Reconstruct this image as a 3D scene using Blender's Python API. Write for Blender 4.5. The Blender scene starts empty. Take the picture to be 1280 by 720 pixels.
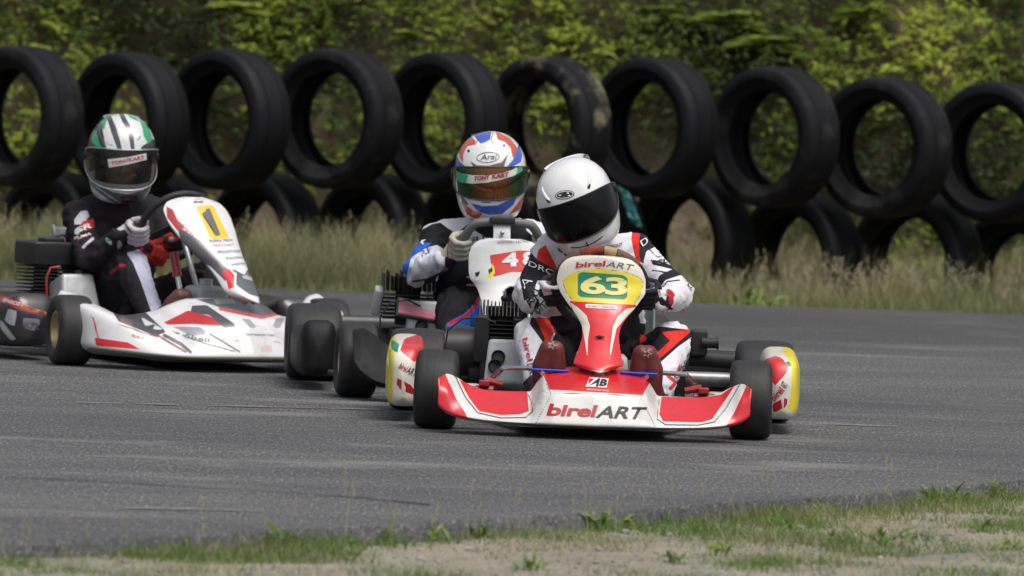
import bpy, bmesh, math, random
from mathutils import Vector, Matrix, noise, Euler
from mathutils.bvhtree import BVHTree
import numpy as np
R = math.radians
random.seed(7)
C = bpy.context.scene.collection
# ------------------------------------------------------------------ camera (about 280 mm lens at the trackside)
FP, CAMH, PITCH, ROLL = 9906.0, 1.5, math.atan(392.7/9906.0), R(2.0)
CR = Matrix.Rotation(math.pi/2-PITCH, 3, 'X') @ Matrix.Rotation(ROLL, 3, 'Z')
CO = Vector((0, 0, CAMH))
def look(px, py):
    return (CR @ Vector(((px-640)/FP, -(py-360)/FP, -1))).normalized()
def at(px, py, D):
    d = look(px, py); return CO + d*(D/d.y)
def ground_at(px, py, z=0.0):
    d = look(px, py); return CO + d*((z-CO.z)/d.z)
CRT = CR.transposed()
def seen(w):
    c = CRT @ (w-CO); return 640+FP*c.x/-c.z, 360-FP*c.y/-c.z
# ------------------------------------------------------------------ scene helpers
def tag(o, label=None, cat=None, group=None, kind=None):
    if label: o['label'] = label
    if cat: o['category'] = cat
    if group: o['group'] = group
    if kind: o['kind'] = kind
    return o
def empty(name, loc=(0,0,0), rz=0.0):
    o = bpy.data.objects.new(name, None); C.objects.link(o)
    o.location = loc; o.rotation_euler = (0, 0, rz); o.empty_display_size = .1
    return o
def link(name, me, mat=None, parent=None, smooth=True):
    o = bpy.data.objects.new(name, me); C.objects.link(o)
    if mat:
        me.materials.clear()
        for m in (mat if isinstance(mat, (list, tuple)) else [mat]): me.materials.append(m)
    if parent: o.parent = parent
    if smooth and len(me.polygons):
        me.polygons.foreach_set('use_smooth', [True]*len(me.polygons))
    return o
class MB:
    """collects shapes for one mesh"""
    def __init__(s): s.v = []; s.f = []; s.mi = []; s.cur = 0
    def add(s, vs, fs):
        n = len(s.v); s.v += [tuple(p) for p in vs]
        s.f += [tuple(i+n for i in f) for f in fs]; s.mi += [s.cur]*len(fs)
    def box(s, c, d, rot=None, bev=0.0):
        bm = bmesh.new(); bmesh.ops.create_cube(bm, size=1)
        for v in bm.verts: v.co = Vector((v.co.x*d[0], v.co.y*d[1], v.co.z*d[2]))
        if bev: bmesh.ops.bevel(bm, geom=list(bm.edges), offset=bev, segments=3, profile=.6, affect='EDGES')
        M = (rot.to_matrix() if isinstance(rot, Euler) else rot) if rot else Matrix.Identity(3)
        bm.verts.index_update()
        s.add([M @ v.co + Vector(c) for v in bm.verts], [[v.index for v in f.verts] for f in bm.faces]); bm.free()
    def tube(s, pts, r, n=12, cap=True, rs=None):
        pts = [Vector(p) for p in pts]; m = len(pts)
        rs = rs or [r]*m; rings = []; prev = None
        for i, p in enumerate(pts):
            t = (pts[min(i+1, m-1)]-pts[max(i-1, 0)]).normalized()
            if prev is None:
                a = t.cross(Vector((0,0,1)) if abs(t.z) < .9 else Vector((1,0,0))).normalized()
            else: a = (prev - t*prev.dot(t)).normalized()
            prev = a; b = t.cross(a)
            rings.append([p+(a*math.cos(q)+b*math.sin(q))*rs[i] for q in [2*math.pi*k/n for k in range(n)]])
        vs = [v for g in rings for v in g]; fs = []
        for i in range(m-1):
            for k in range(n):
                fs.append((i*n+k, i*n+(k+1)%n, (i+1)*n+(k+1)%n, (i+1)*n+k))
        if cap: fs.append(tuple(range(n-1, -1, -1))); fs.append(tuple((m-1)*n+k for k in range(n)))
        s.add(vs, fs)
    def lathe(s, prof, n=48, M=None, closed=False):
        """prof: (radius, x) pairs turned round the X axis"""
        M = M or Matrix.Identity(4); m = len(prof); vs = []; fs = []
        for (r, x) in prof:
            for k in range(n):
                a = 2*math.pi*k/n; vs.append(M @ Vector((x, r*math.cos(a), r*math.sin(a))))
        for i in range(m if closed else m-1):
            j = (i+1) % m
            for k in range(n): fs.append((i*n+k, i*n+(k+1)%n, j*n+(k+1)%n, j*n+k))
        s.add(vs, fs)
    def ball(s, c, r, M=None, seg=16):
        bm = bmesh.new(); bmesh.ops.create_uvsphere(bm, u_segments=seg, v_segments=seg//2+2, radius=1)
        r = r if isinstance(r, (tuple, list)) else (r, r, r); M = M or Matrix.Identity(3)
        bm.verts.index_update()
        s.add([M @ Vector((v.co.x*r[0], v.co.y*r[1], v.co.z*r[2])) + Vector(c) for v in bm.verts], [[v.index for v in f.verts] for f in bm.faces]); bm.free()
    def cone(s, p0, r0, p1, r1, seg=16):
        s.ball(p0, r0, seg=seg); s.ball(p1, r1, seg=seg)
        if (Vector(p1)-Vector(p0)).length > 1e-4: s.tube([p0, p1], 0, n=seg, rs=[r0, r1])
    def grid(s, rows):
        """rows of equal length of points"""
        m = len(rows); n = len(rows[0])
        s.add([p for r in rows for p in r], [(i*n+j, i*n+j+1, (i+1)*n+j+1, (i+1)*n+j) for i in range(m-1) for j in range(n-1)])
    def mesh(s, name='m'):
        me = bpy.data.meshes.new(name); me.from_pydata(s.v, [], s.f)
        if any(s.mi): me.polygons.foreach_set('material_index', s.mi)
        me.update(); return me
    def build(s, name, mat, parent=None, smooth=True, auto=35, fix=True):
        me = s.mesh(name)
        if fix:
            bm = bmesh.new(); bm.from_mesh(me); bmesh.ops.recalc_face_normals(bm, faces=bm.faces); bm.to_mesh(me); bm.free()
        o = link(name, me, mat, parent, smooth)
        if smooth and auto: sharp(me, auto)
        return o
def sharp(me, deg):
    bm = bmesh.new(); bm.from_mesh(me)
    for e in bm.edges:
        if len(e.link_faces) == 2 and e.calc_face_angle(0) > R(deg): e.smooth = False
    bm.to_mesh(me); bm.free()
def spline(keys, t):
    """catmull through sorted keys [(t, v...)]"""
    n = len(keys)
    if t <= keys[0][0]: return tuple(keys[0][1:])
    if t >= keys[-1][0]: return tuple(keys[-1][1:])
    for i in range(n-1):
        if keys[i][0] <= t <= keys[i+1][0]: break
    a, b = keys[i], keys[i+1]; h = b[0]-a[0]; u = (t-a[0])/h; out = []
    for k in range(1, len(a)):
        def slope(j):
            if j <= 0 or j >= n-1: return (keys[min(j+1,n-1)][k]-keys[max(j-1,0)][k])/(keys[min(j+1,n-1)][0]-keys[max(j-1,0)][0])
            d0 = (keys[j][k]-keys[j-1][k])/(keys[j][0]-keys[j-1][0]); d1 = (keys[j+1][k]-keys[j][k])/(keys[j+1][0]-keys[j][0])
            return 0 if d0*d1 <= 0 else 2*d0*d1/(d0+d1)
        m0, m1 = slope(i)*h, slope(i+1)*h
        out.append((2*u**3-3*u*u+1)*a[k]+(u**3-2*u*u+u)*m0+(-2*u**3+3*u*u)*b[k]+(u**3-u*u)*m1)
    return tuple(out)
def lerp(a, b, t): return a+(b-a)*t
# ------------------------------------------------------------------ materials
def newmat(name):
    m = bpy.data.materials.new(name); m.use_nodes = True
    nt = m.node_tree; b = nt.nodes['Principled BSDF']; return m, nt, b
def lin(c):
    return tuple((x/12.92 if x <= .04045 else ((x+.055)/1.055)**2.4) for x in c)
def nz(nt, scale, detail=3, rough=.5, vec=None, coord='Object', stretch=None):
    n = nt.nodes.new('ShaderNodeTexNoise'); n.inputs['Scale'].default_value = scale
    n.inputs['Detail'].default_value = detail; n.inputs['Roughness'].default_value = rough
    tc = nt.nodes.new('ShaderNodeTexCoord'); src = tc.outputs[coord]
    if stretch:
        mp = nt.nodes.new('ShaderNodeMapping'); mp.inputs['Scale'].default_value = stretch
        nt.links.new(src, mp.inputs[0]); src = mp.outputs[0]
    nt.links.new(src, n.inputs['Vector']); return n
def ramp(nt, fac, stops):
    r = nt.nodes.new('ShaderNodeValToRGB'); e = r.color_ramp.elements
    e[0].position, e[0].color = stops[0][0], (*stops[0][1], 1); e[1].position, e[1].color = stops[-1][0], (*stops[-1][1], 1)
    for p, c in stops[1:-1]:
        x = e.new(p); x.color = (*c, 1)
    nt.links.new(fac, r.inputs[0]); return r.outputs[0]
def bump(nt, b, h, strength=.3, dist=.01, chain=None):
    n = nt.nodes.new('ShaderNodeBump'); n.inputs['Strength'].default_value = strength; n.inputs['Distance'].default_value = dist
    nt.links.new(h, n.inputs['Height'])
    if chain: nt.links.new(chain, n.inputs['Normal'])
    nt.links.new(n.outputs[0], b.inputs['Normal']); return n.outputs[0]
def mixc(nt, fac, a, b, mode='MIX'):
    m = nt.nodes.new('ShaderNodeMix'); m.data_type = 'RGBA'; m.blend_type = mode
    for i, s in ((0, fac), (6, a), (7, b)):
        if hasattr(s, 'is_linked'): nt.links.new(s, m.inputs[i])
        elif isinstance(s, (int, float)): m.inputs[i].default_value = s
        else: m.inputs[i].default_value = (*s, 1)
    return m.outputs[2]
def simple(name, col, rough=.5, metal=0, coat=0, var=.15, nscale=30, bmp=0, bscale=60, spec=.5, dirt=0, bdist=.002):
    m, nt, b = newmat(name)
    b.inputs['Roughness'].default_value = rough; b.inputs['Metallic'].default_value = metal
    b.inputs['Coat Weight'].default_value = coat; b.inputs['Coat Roughness'].default_value = .12
    b.inputs['Specular IOR Level'].default_value = spec
    n = nz(nt, nscale, 5, .6)
    base = ramp(nt, n.outputs[0], [(.3, tuple(c*(1-var) for c in col)), (.7, tuple(min(1, c*(1+var)) for c in col))])
    if dirt:
        d = nz(nt, 9, 6, .65); f = nt.nodes.new('ShaderNodeMapRange')
        f.inputs[1].default_value = .52; f.inputs[2].default_value = .75; f.inputs[4].default_value = dirt
        nt.links.new(d.outputs[0], f.inputs[0]); base = mixc(nt, f.outputs[0], base, (.08, .07, .055))
    nt.links.new(base, b.inputs['Base Color'])
    r = nt.nodes.new('ShaderNodeMapRange'); r.inputs[3].default_value = max(0, rough-.1); r.inputs[4].default_value = min(1, rough+.12)
    nt.links.new(n.outputs[0], r.inputs[0]); nt.links.new(r.outputs[0], b.inputs['Roughness'])
    if bmp:
        h = nz(nt, bscale, 4, .6); bump(nt, b, h.outputs[0], bmp, bdist)
    return m
def poly(pts):
    """signed distance (positive inside), arrays of points in, pixel units of the traced outline"""
    P = np.array(pts, float)
    def f(q):
        n = len(P); d = np.full(len(q), 1e9); ins = np.zeros(len(q), bool)
        for i in range(n):
            a, b = P[i], P[(i+1) % n]; e = b-a; w = q-a
            t = np.clip((w@e)/max(e@e, 1e-9), 0, 1); d = np.minimum(d, ((w-t[:, None]*e)**2).sum(1))
            c = ((a[1] > q[:, 1]) != (b[1] > q[:, 1])); dy = (b[1]-a[1]) or 1e-9
            ins ^= c & (q[:, 0] < (b[0]-a[0])*(q[:, 1]-a[1])/dy+a[0])
        return np.where(ins, 1, -1)*np.sqrt(d)
    return f
def stroke(pts, w):
    P = np.array(pts, float)
    def f(q):
        d = np.full(len(q), 1e9)
        for i in range(len(P)-1):
            a, b = P[i], P[i+1]; e = b-a; v = q-a
            t = np.clip((v@e)/max(e@e, 1e-9), 0, 1); d = np.minimum(d, ((v-t[:, None]*e)**2).sum(1))
        return w-np.sqrt(d)
    return f
def world_pts(o):
    me = o.data; n = len(me.vertices); a = np.empty(n*3); me.vertices.foreach_get('co', a); a = a.reshape(-1, 3)
    M = np.array(full_matrix(o)); return a@M[:3, :3].T+M[:3, 3]
def full_matrix(o):
    M = o.matrix_basis.copy()
    while o.parent: o = o.parent; M = o.matrix_basis @ M
    return M
def outline_coords(o):
    w = world_pts(o); c = (w-np.array(CO))@np.array(CRT).T
    return np.stack([640+FP*c[:, 0]/-c[:, 2], 360-FP*c[:, 1]/-c[:, 2]], 1)
def livery(o, name, base, zones, rough=.35, coat=.6, soft=.25, metal=0, dirt=.0, cloth=False, mask=None):
    """colour design of one shell or garment: each zone is a signed field stored on the mesh's points, so it stays put on the surface"""
    me = o.data; q = outline_coords(o); m, nt, b = newmat(name)
    n = nz(nt, 14, 5, .6)
    col = ramp(nt, n.outputs[0], [(.3, tuple(c*.93 for c in base)), (.7, tuple(min(1, c*1.04) for c in base))])
    for i, z in enumerate(zones):
        fn, c = z[0], z[1]; val = fn(q) if callable(fn) else fn
        if len(z) > 2 and z[2] is not None: val = np.minimum(val, z[2]*200.0)
        if mask is not None: val = np.minimum(val, mask*200.0)
        a = me.attributes.new('zone%d' % i, 'FLOAT', 'POINT'); a.data.foreach_set('value', np.clip(val, -20, 20).astype('f'))
        at_ = nt.nodes.new('ShaderNodeAttribute'); at_.attribute_name = 'zone%d' % i
        mr = nt.nodes.new('ShaderNodeMapRange'); mr.inputs[1].default_value = -soft; mr.inputs[2].default_value = soft
        nt.links.new(at_.outputs['Fac'], mr.inputs[0]); col = mixc(nt, mr.outputs[0], col, c)
    if not cloth:
        s1 = nz(nt, 60, 3, .6, stretch=(1, .25, 6)); s2 = nz(nt, 5, 4, .6); mm = nt.nodes.new('ShaderNodeMath'); mm.operation = 'MULTIPLY'; nt.links.new(s1.outputs[0], mm.inputs[0]); nt.links.new(s2.outputs[0], mm.inputs[1])
        f2 = nt.nodes.new('ShaderNodeMapRange'); f2.inputs[1].default_value = .36; f2.inputs[2].default_value = .42; f2.inputs[4].default_value = dirt*1.2
        nt.links.new(mm.outputs[0], f2.inputs[0]); col = mixc(nt, f2.outputs[0], col, (.10, .09, .08))
    if dirt:
        d = nz(nt, 12, 8, .7); f = nt.nodes.new('ShaderNodeMapRange')
        f.inputs[1].default_value = .5; f.inputs[2].default_value = .78; f.inputs[4].default_value = dirt
        nt.links.new(d.outputs[0], f.inputs[0]); col = mixc(nt, f.outputs[0], col, (.07, .06, .05))
    nt.links.new(col, b.inputs['Base Color'])
    b.inputs['Roughness'].default_value = rough; b.inputs['Metallic'].default_value = metal
    b.inputs['Coat Weight'].default_value = coat; b.inputs['Coat Roughness'].default_value = .15
    if cloth:
        b.inputs['Specular IOR Level'].default_value = .2
        h = nz(nt, 28, 6, .6); k = bump(nt, b, h.outputs[0], .55, .010)
        h2 = nz(nt, 600, 2, .5); bump(nt, b, h2.outputs[0], .25, .001, k)
    else:
        h = nz(nt, 6, 3, .5); bump(nt, b, h.outputs[0], .12, .004)
        r = nt.nodes.new('ShaderNodeMapRange'); r.inputs[3].default_value = max(.02, rough-.1); r.inputs[4].default_value = rough+.15
        sc = nz(nt, 40, 6, .7); nt.links.new(sc.outputs[0], r.inputs[0]); nt.links.new(r.outputs[0], b.inputs['Roughness'])
    me.materials.clear(); me.materials.append(m); return m
def bvh(objs):
    vs = []; fs = []
    for o in (objs if isinstance(objs, (list, tuple)) else [objs]):
        M = full_matrix(o); n = len(vs)
        vs += [M @ v.co for v in o.data.vertices]; fs += [[i+n for i in p.vertices] for p in o.data.polygons]
    return BVHTree.FromPolygons(vs, fs)
TEXTS = {}
def textmesh(s, weight=0, spacing=1.0):
    k = (s, weight, spacing)
    if k in TEXTS: return TEXTS[k]
    cu = bpy.data.curves.new('t', 'FONT'); cu.body = s; cu.size = 1; cu.offset = weight; cu.resolution_u = 4; cu.space_character = spacing
    o = bpy.data.objects.new('t', cu); C.objects.link(o); dg = bpy.context.evaluated_depsgraph_get(); dg.update()
    me = bpy.data.meshes.new_from_object(o.evaluated_get(dg)); bpy.data.objects.remove(o)
    v = [(p.co.x, p.co.y) for p in me.vertices]; f = [tuple(p.vertices) for p in me.polygons]
    x0 = min(p[0] for p in v); x1 = max(p[0] for p in v); y0 = min(p[1] for p in v); y1 = max(p[1] for p in v)
    v = [((x-x0)/(x1-x0), (y-y0)/(y1-y0)) for x, y in v]; bpy.data.meshes.remove(me)
    TEXTS[k] = (v, f); return TEXTS[k]
def stick(name, tree, v2, f2, mat, parent, lift=.0015, maxlen=4.0):
    """lays a flat outline onto the surface it is printed on"""
    bm = bmesh.new(); vs = [bm.verts.new((x, y, 0)) for x, y in v2]
    for f in f2:
        try: bm.faces.new([vs[i] for i in f])
        except ValueError: pass
    bmesh.ops.triangulate(bm, faces=bm.faces)
    for _ in range(6):
        es = [e for e in bm.edges if e.calc_length() > maxlen]
        if not es: break
        bmesh.ops.subdivide_edges(bm, edges=es, cuts=1); bmesh.ops.triangulate(bm, faces=bm.faces)
    M = full_matrix(parent).inverted(); bad = []
    for v in bm.verts:
        d = look(v.co.x, v.co.y); h = tree.ray_cast(CO, d)
        if h[0] is None: bad.append(v); continue
        n = h[1] if h[1].dot(d) < 0 else -h[1]
        v.co = M @ (h[0]+n*lift-d*lift*.5)
    bmesh.ops.delete(bm, geom=bad, context='VERTS')
    long = [e for e in bm.edges if e.calc_length() > maxlen*.012]
    bmesh.ops.delete(bm, geom=long, context='EDGES')
    me = bpy.data.meshes.new(name); bm.to_mesh(me); bm.free()
    if not len(me.polygons): return None
    return link(name, me, mat, parent, smooth=True)
def letters(name, tree, s, p0, p1, h, mat, parent, weight=0, shear=0.0, spacing=1.0, lift=.0015, arc=0.0, upv=None):
    """text whose baseline runs p0->p1 on the photo's outline grid, height h"""
    v, f = textmesh(s, weight, spacing); dx, dy = p1[0]-p0[0], p1[1]-p0[1]; L = math.hypot(dx, dy)
    ux, uy = (upv if upv else (dy/L, -dx/L))
    out = [(p0[0]+dx*x+ux*h*y+dx/L*shear*h*y+ux*arc*4*x*(1-x), p0[1]+dy*x+uy*h*y+dy/L*shear*h*y+uy*arc*4*x*(1-x)) for x, y in v]
    return stick(name, tree, out, f, mat, parent, lift)
def patch(name, tree, pts, mat, parent, lift=.0012, maxlen=4.0):
    return stick(name, tree, pts, [tuple(range(len(pts)))], mat, parent, lift, maxlen)
def ring2(c, rx, ry, t, n=40, rot=0):
    v = []; f = []
    for k in range(n):
        a = 2*math.pi*k/n
        for s in (1, 0):
            x, y = (rx-t*(1-s))*math.cos(a), (ry-t*(1-s))*math.sin(a)
            v.append((c[0]+x*math.cos(rot)-y*math.sin(rot), c[1]+x*math.sin(rot)+y*math.cos(rot)))
    for k in range(n): j = (k+1) % n; f.append((2*k, 2*j, 2*j+1, 2*k+1))
    return v, f
def disc2(c, rx, ry, n=32, rot=0):
    v = [(c[0]+rx*math.cos(a)*math.cos(rot)-ry*math.sin(a)*math.sin(rot), c[1]+rx*math.cos(a)*math.sin(rot)+ry*math.sin(a)*math.cos(rot)) for a in [2*math.pi*k/n for k in range(n)]]
    return v, [tuple(range(n))]
def remesh(me, voxel, smooth=4, factor=.5):
    o = bpy.data.objects.new('tmp', me); C.objects.link(o)
    m = o.modifiers.new('r', 'REMESH'); m.mode = 'VOXEL'; m.voxel_size = voxel; m.use_smooth_shade = True
    if smooth: s = o.modifiers.new('s', 'SMOOTH'); s.iterations = smooth; s.factor = factor
    dg = bpy.context.evaluated_depsgraph_get(); dg.update()
    out = bpy.data.meshes.new_from_object(o.evaluated_get(dg)); bpy.data.objects.remove(o); return out
# ================================================================== THE PLACE
sc = bpy.context.scene
cam = bpy.data.objects.new('camera', bpy.data.cameras.new('camera')); C.objects.link(cam); sc.camera = cam
cam.location = CO; cam.rotation_euler = CR.to_euler()
cam.data.sensor_width = 36; cam.data.lens = FP/1280*36; cam.data.clip_end = 2000; cam.data.clip_start = .5
cam.data.dof.use_dof = True; cam.data.dof.focus_distance = 26.2; cam.data.dof.aperture_fstop = 6.3
w = bpy.data.worlds.new('World'); sc.world = w; w.use_nodes = True; nt = w.node_tree
sky = nt.nodes.new('ShaderNodeTexSky'); sky.sky_type = 'NISHITA'; sky.sun_disc = False
SUN_EL, SUN_AZ = R(58), R(-28)       # high, veiled sun behind the photographer's left shoulder side
sky.sun_elevation = SUN_EL; sky.sun_rotation = R(152); sky.air_density = 1.0; sky.dust_density = 6; sky.ozone_density = 1
hs = nt.nodes.new('ShaderNodeHueSaturation'); hs.inputs['Saturation'].default_value = .45
nt.links.new(sky.outputs[0], hs.inputs['Color']); bg = nt.nodes['Background']
nt.links.new(hs.outputs[0], bg.inputs['Color']); bg.inputs['Strength'].default_value = .12
sd = bpy.data.lights.new('sun', 'SUN'); sd.energy = 1.05; sd.angle = R(28); sd.color = (1, .97, .92)
so = bpy.data.objects.new('sun', sd); C.objects.link(so)
# light comes from above, from the right of the picture and a little toward the camera
ldir = Vector((.45, -.55, 1.5)).normalized()
so.rotation_euler = (-ldir).to_track_quat('-Z', 'Y').to_euler(); so.location = (5, 10, 20)
sky.sun_elevation = math.asin(ldir.z); sky.sun_rotation = math.atan2(ldir.x, ldir.y)
vs_ = sc.view_settings; vs_.view_transform = 'Standard'; vs_.look = 'None'; vs_.exposure = 0.36; vs_.gamma = 1; vs_.use_curve_mapping = False
# ------------------------------------------------------------------ ground
GZ = -.048
def ground_mat():
    m, nt, b = newmat('dry_verge_soil'); b.inputs['Roughness'].default_value = .95
    n1 = nz(nt, 1.3, 8, .65); n2 = nz(nt, 45, 6, .7)
    c = ramp(nt, n1.outputs[0], [(.33, (.15, .13, .085)), (.5, (.29, .255, .19)), (.68, (.13, .12, .065))])
    c = mixc(nt, ramp(nt, n2.outputs[0], [(.35, (0, 0, 0)), (.7, (1, 1, 1))]), c, mixc(nt, .6, c, (.46, .43, .37)))
    tc = nt.nodes.new('ShaderNodeTexCoord'); sp = nt.nodes.new('ShaderNodeSeparateXYZ'); nt.links.new(tc.outputs['Object'], sp.inputs[0])
    mr = nt.nodes.new('ShaderNodeMapRange'); mr.inputs[1].default_value = 30; mr.inputs[2].default_value = 31; nt.links.new(sp.outputs[1], mr.inputs[0])
    c = mixc(nt, mr.outputs[0], c, ramp(nt, n2.outputs[0], [(.3, (.07, .045, .03)), (.5, (.17, .115, .075)), (.7, (.30, .24, .17))]))
    nt.links.new(c, b.inputs['Base Color']); bump(nt, b, n2.outputs[0], .9, .02); return m
def asphalt_mat():
    m, nt, b = newmat('worn_asphalt'); b.inputs['Roughness'].default_value = .82; b.inputs['Specular IOR Level'].default_value = .35
    fine = nz(nt, 105, 4, .85, stretch=(1, .13, 1)); mid = nz(nt, 38, 3, .6); broad = nz(nt, .9, 6, .6, stretch=(.5, 1.6, 1)); band = nz(nt, 1.0, 4, .55, stretch=(.12, 1.9, 1))
    c = ramp(nt, fine.outputs[0], [(.28, (.024, .024, .025)), (.45, (.070, .071, .073)), (.57, (.112, .113, .115)), (.70, (.40, .40, .39))])
    c = mixc(nt, .7, c, ramp(nt, broad.outputs[0], [(.3, (.62, .62, .63)), (.5, (1, 1, 1)), (.68, (1.4, 1.38, 1.33))]), 'MULTIPLY')
    c = mixc(nt, .28, c, ramp(nt, band.outputs[0], [(.32, (.66, .66, .68)), (.5, (1, 1, 1)), (.68, (1.2, 1.2, 1.18))]), 'MULTIPLY')
    c = mixc(nt, .6, c, ramp(nt, mid.outputs[0], [(.35, (.75, .75, .76)), (.6, (1.1, 1.1, 1.1))]), 'MULTIPLY')
    st_ = nz(nt, 2.2, 7, .7, stretch=(.35, .8, 1)); c = mixc(nt, ramp(nt, st_.outputs[0], [(.54, (0, 0, 0)), (.68, (.6, .6, .6))]), c, (.24, .235, .22))
    rl = nz(nt, .55, 3, .5, stretch=(.10, 1.1, 1)); c = mixc(nt, ramp(nt, rl.outputs[0], [(.52, (0, 0, 0)), (.62, (.25, .25, .25))]), c, (.045, .045, .048))
    # darker, newer-looking lane along the far edge
    tc = nt.nodes.new('ShaderNodeTexCoord'); sp = nt.nodes.new('ShaderNodeSeparateXYZ'); nt.links.new(tc.outputs['Object'], sp.inputs[0])
    mr = nt.nodes.new('ShaderNodeMapRange'); mr.inputs[1].default_value = 32.4; mr.inputs[2].default_value = 34.4; mr.inputs[3].default_value = 0; mr.inputs[4].default_value = .42
    wob = nt.nodes.new('ShaderNodeMath'); wob.operation = 'MULTIPLY_ADD'; wob.inputs[1].default_value = 1.2; nt.links.new(broad.outputs[0], wob.inputs[0]); nt.links.new(sp.outputs[1], wob.inputs[2])
    nt.links.new(wob.outputs[0], mr.inputs[0]); c = mixc(nt, mr.outputs[0], c, (.030, .031, .034))
    nt.links.new(c, b.inputs['Base Color'])
    k = bump(nt, b, fine.outputs[0], .8, .006); bump(nt, b, mid.outputs[0], .3, .01, k); return m
M_soil = ground_mat(); M_asph = asphalt_mat()
g = MB(); N = 60
def gx(i): t = (i/N-.5)*2; return 150*t*abs(t)**1.6
def gy(i): t = i/N; return -20+40*t if t < .5 else 0+400*(t-.5)**2*4/4+40*(t-.5)
ys = [-60, -20, 0, 8, 14, 17]+[18+.12*i for i in range(50)]+[24+.8*i for i in range(16)]+[36.6+.2*i for i in range(25)]+[43, 50, 80, 150, 400]
xs = [-200, -60, -20, -9, -6]+[-4+.16*i for i in range(51)]+[6, 9, 20, 60, 200]
def gz(x, y):
    z = GZ
    if 18 < y < 24 or 36.5 < y < 43: z += .018*noise.noise(Vector((x*2.3, y*2.3, 0)))+.008*noise.noise(Vector((x*9, y*9, 3)))
    return z
g.grid([[(x, y, gz(x, y)) for x in xs] for y in ys])
tag(g.build('ground', M_soil), kind='structure')
near_px = [(-300, 702), (0, 688), (160, 684), (320, 676), (480, 668), (640, 659), (780, 649), (900, 641), (1040, 632), (1160, 622), (1280, 611), (1500, 590)]
near = [ground_at(p[0], p[1]-11) for p in near_px]
far_y = lambda x: 36.85+.02*x+.0*x*x
def near_y(x):
    if x < near[0].x: a, b = near[0], near[1]
    elif x > near[-1].x: a, b = near[-2], near[-1]
    else:
        for a, b in zip(near, near[1:]):
            if a.x <= x <= b.x: break
    return a.y+(b.y-a.y)*(x-a.x)/(b.x-a.x)
xs2 = [-60, -30, -14, -8, -5]+[-3.6+.02*i for i in range(361)]+[5, 8, 14, 30, 60]
g = MB(); rows = []
def rag(x, k): return .06*noise.noise(Vector((x*4, k, 0)))+.03*noise.noise(Vector((x*17, k, 1)))+.012*noise.noise(Vector((x*60, k, 2)))
cols = []
for x in xs2:
    yn = max(near_y(max(-3.5, min(3.5, x))), 12)+rag(x, 1)+(abs(x)-3.5 if x < -3.5 else (x-3.5)*.4 if x > 3.5 else 0)*(.0 if x < 0 else 1)
    yf = far_y(max(-9, min(9, x)))+rag(x, 9)*.8
    st = [0, .001, .004, .01, .03, .08, .2, .35, .5, .65, .8, .92, .98, .995, 1]
    cols.append([(x, yn-.01, -.06), (x, yn, -.012-.01*abs(noise.noise(Vector((x*30, 0, 0)))))]+[(x, lerp(yn, yf, t), 0 if t > .0005 else -.004) for t in st[1:-1]]+[(x, yf, -.004), (x, yf+.01, -.06)])
g.grid(cols); tag(g.build('race_track', M_asph), kind='structure')
# thin crack and traces of old white paint
M_crack = simple('crack_tar', (.012, .012, .013), .7)
g = MB()
def strip(pts, w, z, jit=0):
    L = []; 
    for i, p in enumerate(pts):
        a = pts[max(i-1, 0)]; b = pts[min(i+1, len(pts)-1)]; d = (b-a); d = Vector((-d.y, d.x, 0)).normalized()
        ww = w*(1+jit*noise.noise(p*9)*1.6)
        L.append([p+d*max(ww, 0.0005), p-d*max(ww, .0005)])
    g.grid([[(q.x, q.y, z) for q in r] for r in L])
cr = []
for i in range(120):
    t = i/119; px = lerp(-30, 540, t); py = spline([(-30, 597), (90, 601), (200, 607), (400, 619), (540, 632)], px)[0]
    p = ground_at(px, py); cr.append(p+Vector((0, .025*noise.noise(p*5)+.012*noise.noise(p*19), 0)))
strip(cr, .008, .004, .9); g.build('track_crack', M_crack)['kind'] = 'structure'
m, nt, b = newmat('faded_paint'); n = nz(nt, 22, 6, .75, stretch=(1, 1, 1)); b.inputs['Roughness'].default_value = .8
nt.links.new(ramp(nt, n.outputs[0], [(.45, (.14, .14, .14)), (.62, (.30, .30, .29))]), b.inputs['Base Color'])
g = MB()
for (x0, y0, x1, y1) in ((95, 504, 478, 513), (1030, 531, 1120, 534), (150, 636, 330, 640)):
    strip([ground_at(lerp(x0, x1, i/40), lerp(y0, y1, i/40))+Vector((0, .01*noise.noise(Vector((i*.4, 0, 0))), 0)) for i in range(41)], .014, .0045, .9)
g.build('faded_line', m)['kind'] = 'structure'
# ------------------------------------------------------------------ bank behind the tyres
m, nt, b = newmat('bank_soil'); b.inputs['Roughness'].default_value = .95
n1 = nz(nt, 1.6, 8, .65); n2 = nz(nt, 14, 6, .7)
c = ramp(nt, n1.outputs[0], [(.35, (.05, .042, .02)), (.5, (.11, .085, .045)), (.63, (.24, .18, .13)), (.75, (.08, .08, .035))])
c = mixc(nt, .6, c, ramp(nt, n2.outputs[0], [(.3, (.4, .4, .4)), (.7, (1.3, 1.25, 1.2))]), 'MULTIPLY')
nt.links.new(c, b.inputs['Base Color']); bump(nt, b, n2.outputs[0], 1, .06)
def bank(x, t):
    y = 40.6+t*2.6; z = -.06+t*5.2*(.35+.65*min(1, t*3))
    n = .28*noise.noise(Vector((x*.7, t*4, 5)))+.12*noise.noise(Vector((x*2.4, t*13, 1)))+.05*noise.noise(Vector((x*7, t*40, 2)))
    return Vector((x, y-n*min(1, t*6+.2), z))
g = MB(); g.grid([[bank(-9+.09*i, j/70) for i in range(201)] for j in range(71)])
g2 = [[Vector((-40+.0*i+80*i/20, 43.4+j*6, 5.1+j*1.5+noise.noise(Vector((i, j, 0))))) for i in range(21)] for j in range(4)]
g.grid(g2); tag(g.build('bank', m), kind='structure')
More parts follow.
